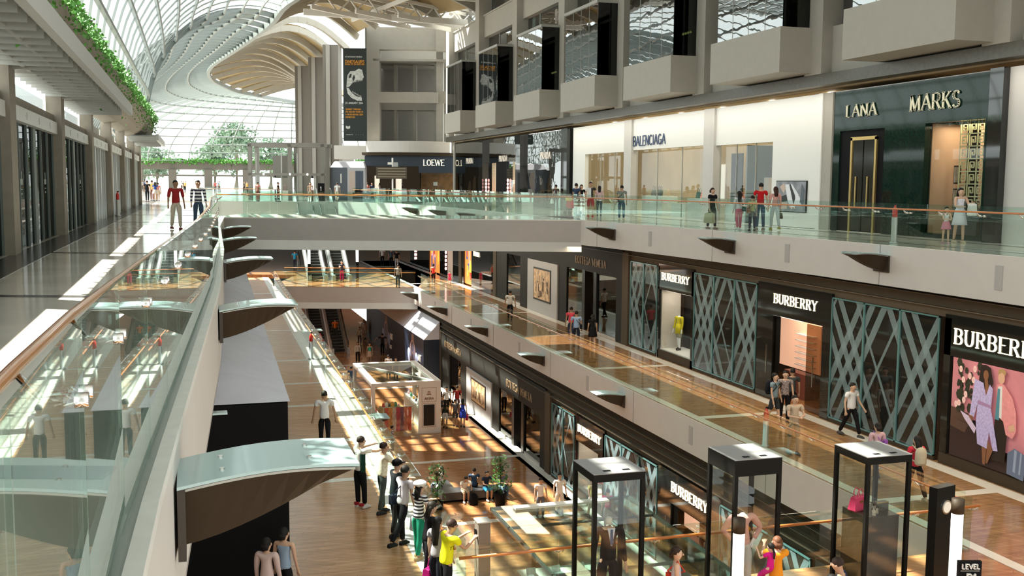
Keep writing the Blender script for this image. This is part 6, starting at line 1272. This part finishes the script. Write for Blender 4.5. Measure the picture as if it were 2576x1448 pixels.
pp(1990, 1052, ZB1, 20, 'person in dark grey top farthest by the shop entrance', 1.70, 'tan', (.05,.055,.06), K_)
pp(1995, 1142, ZB1, 185, 'man with glasses and folded arms in beige tee and grey shorts', 1.74, 'light', (.52,.42,.32), (.17,.19,.16), (.1,.1,.1), legs='short', aL=(22,10,68,-1.0), aR=(24,10,62,-1.1), near=True)
pp(2139, 1097, ZB1, 165, 'young man in white tee and black trousers striding along the shopfront', 1.74, 'light', (.78,.80,.84), K_, (.05,.05,.05), L=(20,4), Rr=(-20,8), aL=(14,10,25), aR=(-8,10,20), hp=12, near=True)
i_ = pp(2202, 1213, ZB1, 10, 'woman in pale pink cardigan with a purple purse', 1.62, 'light', (.60,.40,.46), (.03,.04,.06), (.5,.4,.35), 'long', hair='bob', fem=True, L=(-18,20), Rr=(14,4)); strap_bag(i_, (.28,.10,.5), 'small purple purse on the woman in pink cardigan', 1, .22, .07, .1)
i_ = pp(2300, 1258, ZB1, 10, 'woman with long hair and cream backpack over red top', 1.66, 'light', (.60,.03,.06), K_, (.4,.3,.22), hair='long', fem=True, L=(16,4), Rr=(-18,18)); backpack(i_, (.50,.45,.34), 'cream backpack on the woman in red')
# --- lower left walkway
pp(817, 1130, ZB1, 5, 'man in white tee and black trousers walking away in the sun', 1.74, 'tan', (.80,.80,.82), (.014,.014,.016), (.04,.03,.02), L=(6,2), Rr=(-8,16), aL=(4,16,14), aR=(2,16,14), hc=(.02,.016,.012), near=True)
QF = 75
i_ = pp(905, 1277, ZB1, 62, 'young man in white football shirt with dark side panel, holding up a phone', 1.74, 'light', None, K_, (.75,.72,.72), topm=colmat((.76,.75,.70)), lean=4, aL=(82,8,10), aR=(78,6,14), near=True, hp=8, hc=(.03,.015,.01), L=(2,0), Rr=(8,6))
tb = i_['t']
MB().loft([[(.118*x+.0, .06*y, z) for x, y in ((.9,-1),(1.28,-1),(1.28,1),(.9,1))] for z in (.88, 1.30)]).build('side_panel', colmat((.01,.04,.03)), tb); text('JONG', (-.12, -.150, 1.30), (1,0,0), .05, colmat((.03,.03,.03)), 'back_name', tb, serif=False, width=.22, depth=.004)
for q in (-.09, .09): MB().box(q-.045, q+.045, -.06, .02, .07, .13).build('sock', colmat((.4,.02,.03)), tb)
pp(962, 1290, ZB1, 75, 'man with thinning hair in cream patterned short-sleeved shirt at the railing', 1.70, 'tan', None, (.05,.06,.055), topm=colmat((.72,.66,.52), .8, .25, 25), lean=5, aL=(36,8,52), aR=(40,8,48), near=True, hc=(.03,.025,.022))
i_ = person(headpt(992, 1145, ZB1, 1.74)+Vector((0, -.05, 0)), 70, 'man in black shirt and black and white cap', 1.72, 'light', (.02,.025,.028), (.03,.03,.03), lean=6, aL=(36,8,55), aR=(40,8,50), near=True)
t = thing('baseball_cap', 'black baseball cap with white front panel', 'cap', i_['t'].location, i_['t'].rotation_euler.z); c = i_['nk']+i_['tilt']*.17*i_['s']; MB().ell(c, .108, .115, .085, 14, 8).build('crown', BLM, t, True); MB().ell(c+Vector((0, .125, -.02)), .07, .09, .012, 12, 5).build('brim', BLM, t, True); MB().ell(c+Vector((0, .045, .02)), .075, .08, .06, 12, 6).build('front_panel', WHP, t, True)
i_ = person(headpt(1013, 1165, ZB1, 1.76), 62, 'man in pale grey tee and black trousers with a sling strap', 1.76, 'tan', (.55,.52,.56), (.012,.012,.014), (.02,.02,.02), lean=6, aL=(34,8,58), aR=(0,10,12), near=True, L=(6,2), Rr=(-20,16), hp=8); strap_bag(i_, (.02,.025,.04), 'dark sling bag on the man in pale grey tee', -1, .02); held_bag(i_, 1, (.70,.72,.78), 'thin white plastic shopping bag held by the man in grey', drop=.08, w_=.13, h_=.30)
i_ = person(headpt(1057, 1200, ZB1, 1.66), 58, 'woman in black and white striped top and green trousers', 1.62, 'light', None, (.01,.22,.13), (.45,.30,.16), 'short', hair='long', fem=True, topm=stripemat('bold_stripe', (.015,.015,.02), (.8,.8,.8), 15), near=True, aL=(34,8,58), aR=(4,10,20), hp=12, lean=5)
t = thing('beret', 'white knitted beret worn by the woman in stripes', 'hat', i_['t'].location, i_['t'].rotation_euler.z); c = i_['nk']+i_['tilt']*.205*i_['s']; MB().ell(c+Vector((0,-.03,0)), .135, .145, .062, 16, 8).build('beret_body', colmat((.72,.72,.70), .9, .15, 25), t, True); MB().ell(c+Vector((0,-.01,-.05)), .10, .11, .03, 14, 5).build('beret_band', colmat((.72,.72,.70)), t, True)
i_ = person(headpt(1076, 1252, ZB1, 1.66), 80, 'woman with wavy dark hair in black tee looking down', 1.64, 'light', K_, (.02,.02,.025), hair='long', fem=True, near=True, aL=(20,8,60), aR=(4,10,20), hp=25, hc=(.02,.012,.01), lean=6)
i_ = person(headpt(1099, 1290, ZB1, 1.62), 45, 'woman with very long straight black hair in grey top', 1.60, 'light', (.30,.29,.32), (.02,.02,.03), hair='verylong', fem=True, near=True, aR=(4,10,20), lean=4); held_bag(i_, -1, (.80,.02,.30), 'vivid pink handbag held by the woman with very long hair', drop=.18, w_=.18, h_=.30, name='handbag')
i_ = person(headpt(1122, 1302, ZB1, 1.70), 72, 'man in bright yellow polo shirt looking at his phone', 1.72, 'tan', (.72,.72,.01), (.015,.015,.018), near=True, aL=(42,6,75), aR=(42,6,75), hp=30, lean=8, hc=(.03,.028,.028))
text('TY', (.232, .03, 1.20), (0,-1,0), .06, BLM, 'sleeve_letters', i_['t'], width=.09, depth=.004)
hp_ = i_['ar'][1][3]; bpy.context.view_layer.update(); t = thing('phone', 'small phone held by the man in the yellow polo', 'phone', i_['t'].matrix_world @ (hp_+Vector((-.06, .03, .04))), i_['t'].rotation_euler.z); MB().box(-.035, .035, -.004, .004, -.06, .07).build('phone_body', BLM, t)
person(headpt(670, 1342, ZB1, 1.60), 25, 'woman with short dark hair in pale pink blouse', 1.58, 'light', (.62,.48,.46), K_, sleeve='long', hair='bob', fem=True, near=True)
person(headpt(714, 1316, ZB1, 1.62), 30, 'woman with short dark hair in blue vest with tan sleeve', 1.60, 'light', (.28,.38,.52), K_, sleeve='none', hair='bob', fem=True, near=True)
# --- near bridge
i_ = person(headpt(1703, 1364, ZB1, 1.60), 115, 'woman with wavy hair in sleeveless grey top and a red bag strap', 1.58, 'light', (.50,.50,.58), K_, sleeve='none', hair='bob', fem=True, near=True, hc=(.03,.012,.01)); strap_bag(i_, (.60,.04,.02), 'red shoulder bag of the woman in sleeveless grey', -1, .05)
person(headpt(1956, 1338, ZB1, 1.62), 20, 'woman with auburn hair in orange top carrying a child', 1.60, 'light', (.85,.32,.02), K_, hair='bob', fem=True, near=True, hc=(.13,.05,.025), aL=(60,8,60), aR=(60,8,60))
q_ = headpt(1940, 1354, ZB1, 1.57); person(Vector((q_.x, q_.y, ZB1+.62)), -20, 'small girl with ponytail in magenta top carried by the woman in orange', .98, 'light', (.65,.01,.24), (.5,.02,.2), hair='pony', fem=True, child=True, aL=(50,10,90), L=(50,50), Rr=(50,50))
person(headpt(2128, 1394, ZB1, 1.70), -50, 'balding man with glasses in navy tee looking down', 1.70, 'tan', (.02,.03,.07), K_, near=True, hp=32, hc=(.03,.022,.018), lean=8)
person(headpt(2092, 1433, ZB1, 1.62), -30, 'person whose dark head top shows at the bottom edge', 1.60, 'light', (.1,.1,.1), K_, near=True)
# --- lower far bridge and escalators
person(footpt(742, 678, ZB1), 20, 'man in turquoise shirt at the left escalator', 1.72, 'tan', (.02,.30,.55), (.03,.04,.05), aL=(40,20,30))
person(footpt(860, 708, ZB1), 185, 'woman in dark top and magenta trousers on the lower far bridge', 1.64, 'light', (.04,.05,.08), (.45,.01,.13), fem=True, aL=(40,6,70), aR=(40,6,70))
person(footpt(853, 694, ZB1), 180, 'woman in cream dress behind the one in magenta trousers', 1.64, 'light', (.65,.58,.52), (.65,.58,.52), BG, 'short', 'dress', 'long', fem=True)
for x, y, tp, bt, lb_ in ((962, 668, W_, K_, 'man in white shirt beyond the lower far bridge'), (984, 672, (.08,.11,.15), K_, 'man in slate shirt beside the man in white'), (998, 676, K_, (.5,.5,.5), 'person in black tee and white shorts beyond the bridge')): person(footpt(x, y, ZB1), 10, lb_, 1.72, top=tp, bottom=bt)
# --- bottom floor
q = G(848, 880, ZB2); person(q+Vector((0, 1.0, .75)), 5, 'man in orange shirt riding the right-hand lower escalator', 1.72, 'tan', (.70,.16,.02), (.05,.06,.05))
for x, y, fc, H, tp, bt, lb_, kw in ((900, 912, 185, 1.62, (.50,.46,.40), K_, 'woman in pale grey blouse walking from the lower escalator', dict(fem=True, hair='long', sleeve='long')), (930, 914, 185, 1.62, (.03,.42,.30), (.55,.4,.3), 'woman in turquoise dress walking towards the kiosk', dict(fem=True, hair='long', legs='dress', sleeve='none')),
    (962, 892, 20, 1.74, (.03,.03,.03), K_, 'man in black striped tee with arms held out', dict(aL=(10,70,10), aR=(10,60,10))), (935, 850, 190, 1.72, W_, (.7,.6,.5), 'man in white tee and shorts in the sun beyond the kiosk', dict(legs='short')), (948, 852, 190, 1.60, (.6,.4,.33), (.5,.4,.3), 'woman in beige beside the man in white beyond the kiosk', dict(fem=True, legs='short')), (905, 868, 185, 1.6, (.65,.6,.55), (.1,.08,.1), 'woman in cream scarf beyond the kiosk', dict(fem=True)), (920, 850, 185, 1.64, K_, K_, 'woman in dark top farthest beyond the kiosk', dict(fem=True, hair='long')),
    (977, -890, 10, 1.7, W_, (.1,.1,.1), 'person in white just behind the kiosk roof', {}), (996, -897, 190, 1.62, K_, K_, 'woman in black just behind the kiosk roof', dict(fem=True, hair='long')), (1063, -906, 20, 1.7, K_, K_, 'person in black passing the watch hoarding', {}), (884, 985, 15, 1.72, (.05,.11,.22), (.03,.04,.08), 'person in blue at the left side of the kiosk', {}),
    (1110, 1066, 175, 1.68, (.05,.05,.06), K_, 'person in dark clothes nearest the kiosk wall', {}), (1123, 1044, 175, 1.74, (.7,.7,.72), K_, 'man in white shirt standing behind the group by the kiosk', {}), (1120, 1076, 20, 1.62, (.03,.04,.03), (.6,.6,.6), 'woman in black top and white shorts by the kiosk', dict(fem=True, legs='short', hair='long')), (1145, 1072, 15, 1.60, (.14,.14,.15), (.07,.07,.06), 'person in grey top and shorts in the group by the kiosk', dict(legs='short')), (1150, 1040, 20, 1.72, (.30,.02,.02), (.1,.05,.05), 'man in dark red with white cap behind the group', {}), (1164, 1073, 20, 1.64, (.02,.05,.42), (.02,.05,.42), 'woman in vivid blue dress with a red bag', dict(fem=True, legs='dress', hair='long', sleeve='none')),
    (987, 1138, 100, 1.40, None, (.05,.05,.06), 'child in maroon and white striped top standing before the kiosk', dict(child=True, topm=stripemat('maroon_stripe', (.08,.02,.05), (.7,.68,.7), 12), hair='short')),
    (1359, 1302, 185, 1.72, (.72,.68,.66), (.12,.13,.16), 'man in white polo with shoulder strap walking on the bottom floor', dict(hp=15)), (1407, 1292, 185, 1.76, (.74,.70,.66), (.66,.60,.52), 'young man in white polo with blue side stripe', {}), (1488, 1300, 150, 1.66, (.60,.58,.15), (.6,.55,.45), 'woman in yellow top and white trousers seen beside the vitrine', dict(fem=True)), (1528, 1330, 20, 1.66, (.60,.03,.15), (.1,.1,.1), 'person in bright pink shirt seen through the leftmost vitrine', dict(fem=True))):
    i_ = person(footpt(x, y, ZB2) if y > 0 else headpt(x, -y, ZB2, H), fc, lb_, H, top=tp, bottom=bt, **kw)
    if x == 1164: held_bag(i_, 1, (.35,.01,.03), 'dark red bag of the woman in vivid blue', drop=.1)
# seated around the bench
for dx, dy, fc, tp, bt, lb_, kw in ((.25, .95, -75, (.68,.64,.64), (.30,.36,.48), 'woman with long dark hair in white tee sitting with her back to the others', dict(fem=True, hair='long')), (1.0, -.10, 180, (.70,.66,.58), (.50,.42,.30), 'man in cream tee and khaki shorts sitting bent forward', dict(legs='short', lean=38, hp=25)),
    (1.55, .30, 10, (.03,.06,.11), (.03,.04,.06), 'man in dark blue shirt sitting facing away', {}), (1.95, -.10, 170, (.025,.035,.06), (.05,.35,.62), 'man in navy tee and turquoise shorts sitting on the bench', dict(legs='short', lean=15)), (2.65, .0, 165, (.13,.12,.20), (.06,.12,.22), 'man in plum shirt and jeans sitting at the right end of the bench', dict(lean=20))):
    person(Vector((bp.x+dx, bp.y+dy, ZB2)), fc, lb_, 1.70, top=tp, bottom=bt, shoes=(.35,.33,.3), sit=True, L=(82,86), Rr=(80,84), aL=(35,6,60), aR=(35,6,60), zoff=.02, **kw)
bg_ = thing('backpack', 'black backpack on the floor between the seated men', 'bag', (bp.x+1.25, bp.y-.75, ZB2)); MB().loft([[(.2*f*cos(a*PI/5), .15*f*sin(a*PI/5), z) for a in range(10)] for f, z in ((.9, 0), (1, .1), (.95, .35), (.5, .48))]).build('pack', BLM, bg_, True); MB().tube([(-.05, 0, .47), (0, 0, .54), (.05, 0, .47)], .012, 6).build('grab_handle', BLM, bg_)
# --- mannequins
i_ = person(Vector((6.75, 16.1, ZB1+.1)), 185, 'headless mannequin in dark suit, white shirt and blue tie in the leftmost vitrine', 1.92, 'light', (.004,.006,.010), (.004,.007,.014), cat='mannequin', name='mannequin', head=False, sleeve='long', near=False)
t = i_['t']; MB().add([(-.07, .165, 1.60), (.07, .165, 1.60), (.012, .185, 1.30), (-.012, .185, 1.30)], [(0,3,2,1)]).build('shirt_front', colmat((.62,.66,.75)), t); MB().add([(-.02, .175, 1.58), (.02, .175, 1.58), (.032, .195, 1.36), (0, .197, 1.30), (-.032, .195, 1.36)], [(0,4,3,2,1)]).build('tie', colmat((.01,.08,.20), .4), t)
MB().lathe([(.05, 1.62), (.062, 1.68), (.055, 1.73), (.03, 1.75)], n=14).build('neck_cap', mat('mannequin_cream', (.62,.56,.42), .5), t, True)
i_ = person(Vector((9.42, 16.25, ZB1+.1)), 185, 'headless white mannequin in pink knit top with hands on hips in the middle vitrine', 1.86, 'white', (.72,.38,.34), (.62,.60,.58), W_, 'long', cat='mannequin', name='mannequin', head=False, fem=True, aL=(-8,36,30,-1.15), aR=(-8,36,30,-1.15), near=True)
q = V(1707, 885, 20.15); i_ = person(Vector((20.15, q.y, ZB1+.4)), -110, 'headless mannequin in yellow coat in the lower gallery display window', 1.80, 'white', (.60,.52,.02), (.30,.27,.20), (.03,.02,.02), 'long', 'short', cat='mannequin', name='mannequin', head=False, fem=True)
MB().loft([[(.17*cos(a*PI/6)*f, .15*sin(a*PI/6)*f, z) for a in range(12)] for f, z in ((1.12, .72), (1.0, .95), (.85, 1.15))]).build('coat_skirt', colmat((.60,.52,.02)), i_['t'], True)
for k, u in enumerate((39.0, 40.2)):
    t = thing('chair', 'small red and chrome chair in the bottom floor display window, '+['right one', 'left one'][k], 'chair', (16.5, u, ZB2+.4), .4+k, 'display window chairs'); MB().box(-.22, .22, -.22, .22, .42, .46).build('seat', colmat((.5,.05,.02)), t); MB().obox((0, .24, .7), (.22, 0, 0), (0, .03, .0), (0, .04, .22)).build('backrest', colmat((.5,.05,.02)), t)
    for x in (-.2, .2):
        for y in (-.2, .2): MB().tube([(x, y, 0), (x*.9, y*.9, .42)], .012, 6).build('leg', CHR, t)
for nm, (x, y, z), (sx, sy), e, c in (('shop_ceiling_light', (25.4, 48, 5.1), (3, 25), 420, (1, .86, .62)), ('shop_ceiling_light', (24.2, 27.7, 3.65), (1, 2.2), 45, (1, .8, .55)), ('display_window_light', (20.1, 39.8, ZB1+2.95), (.7, 2.2), 45, (1, .92, .85))):
    l = D.lights.new(nm, 'AREA'); l.shape = 'RECTANGLE'; l.size = sx; l.size_y = sy; l.energy = e; l.color = c; lo = D.objects.new(nm, l); COL.objects.link(lo); lo.location = (x, y, z)
# --- area lights added to brighten the galleries, the topmost standing in for daylight
for nm, (x, y, z), (sx, sy), e, c in (('gallery_fill_light', (17.3, 40, ZB1+4.62), (1.2, 60), 850, (1, .78, .52)), ('gallery_fill_light', (14.6+1.6, 40, ZB2+4.7), (.6, 60), 160, (1, .8, .55)), ('gallery_fill_light', (22.15, 45, SH-.05), (.4, 58), 430, (1, .93, .82))):
    if e <= 0: continue
    l = D.lights.new(nm, 'AREA'); l.shape = 'RECTANGLE'; l.size = sx; l.size_y = sy; l.energy = e; l.color = c; lo = D.objects.new(nm, l); COL.objects.link(lo); lo.location = (x, y, z)
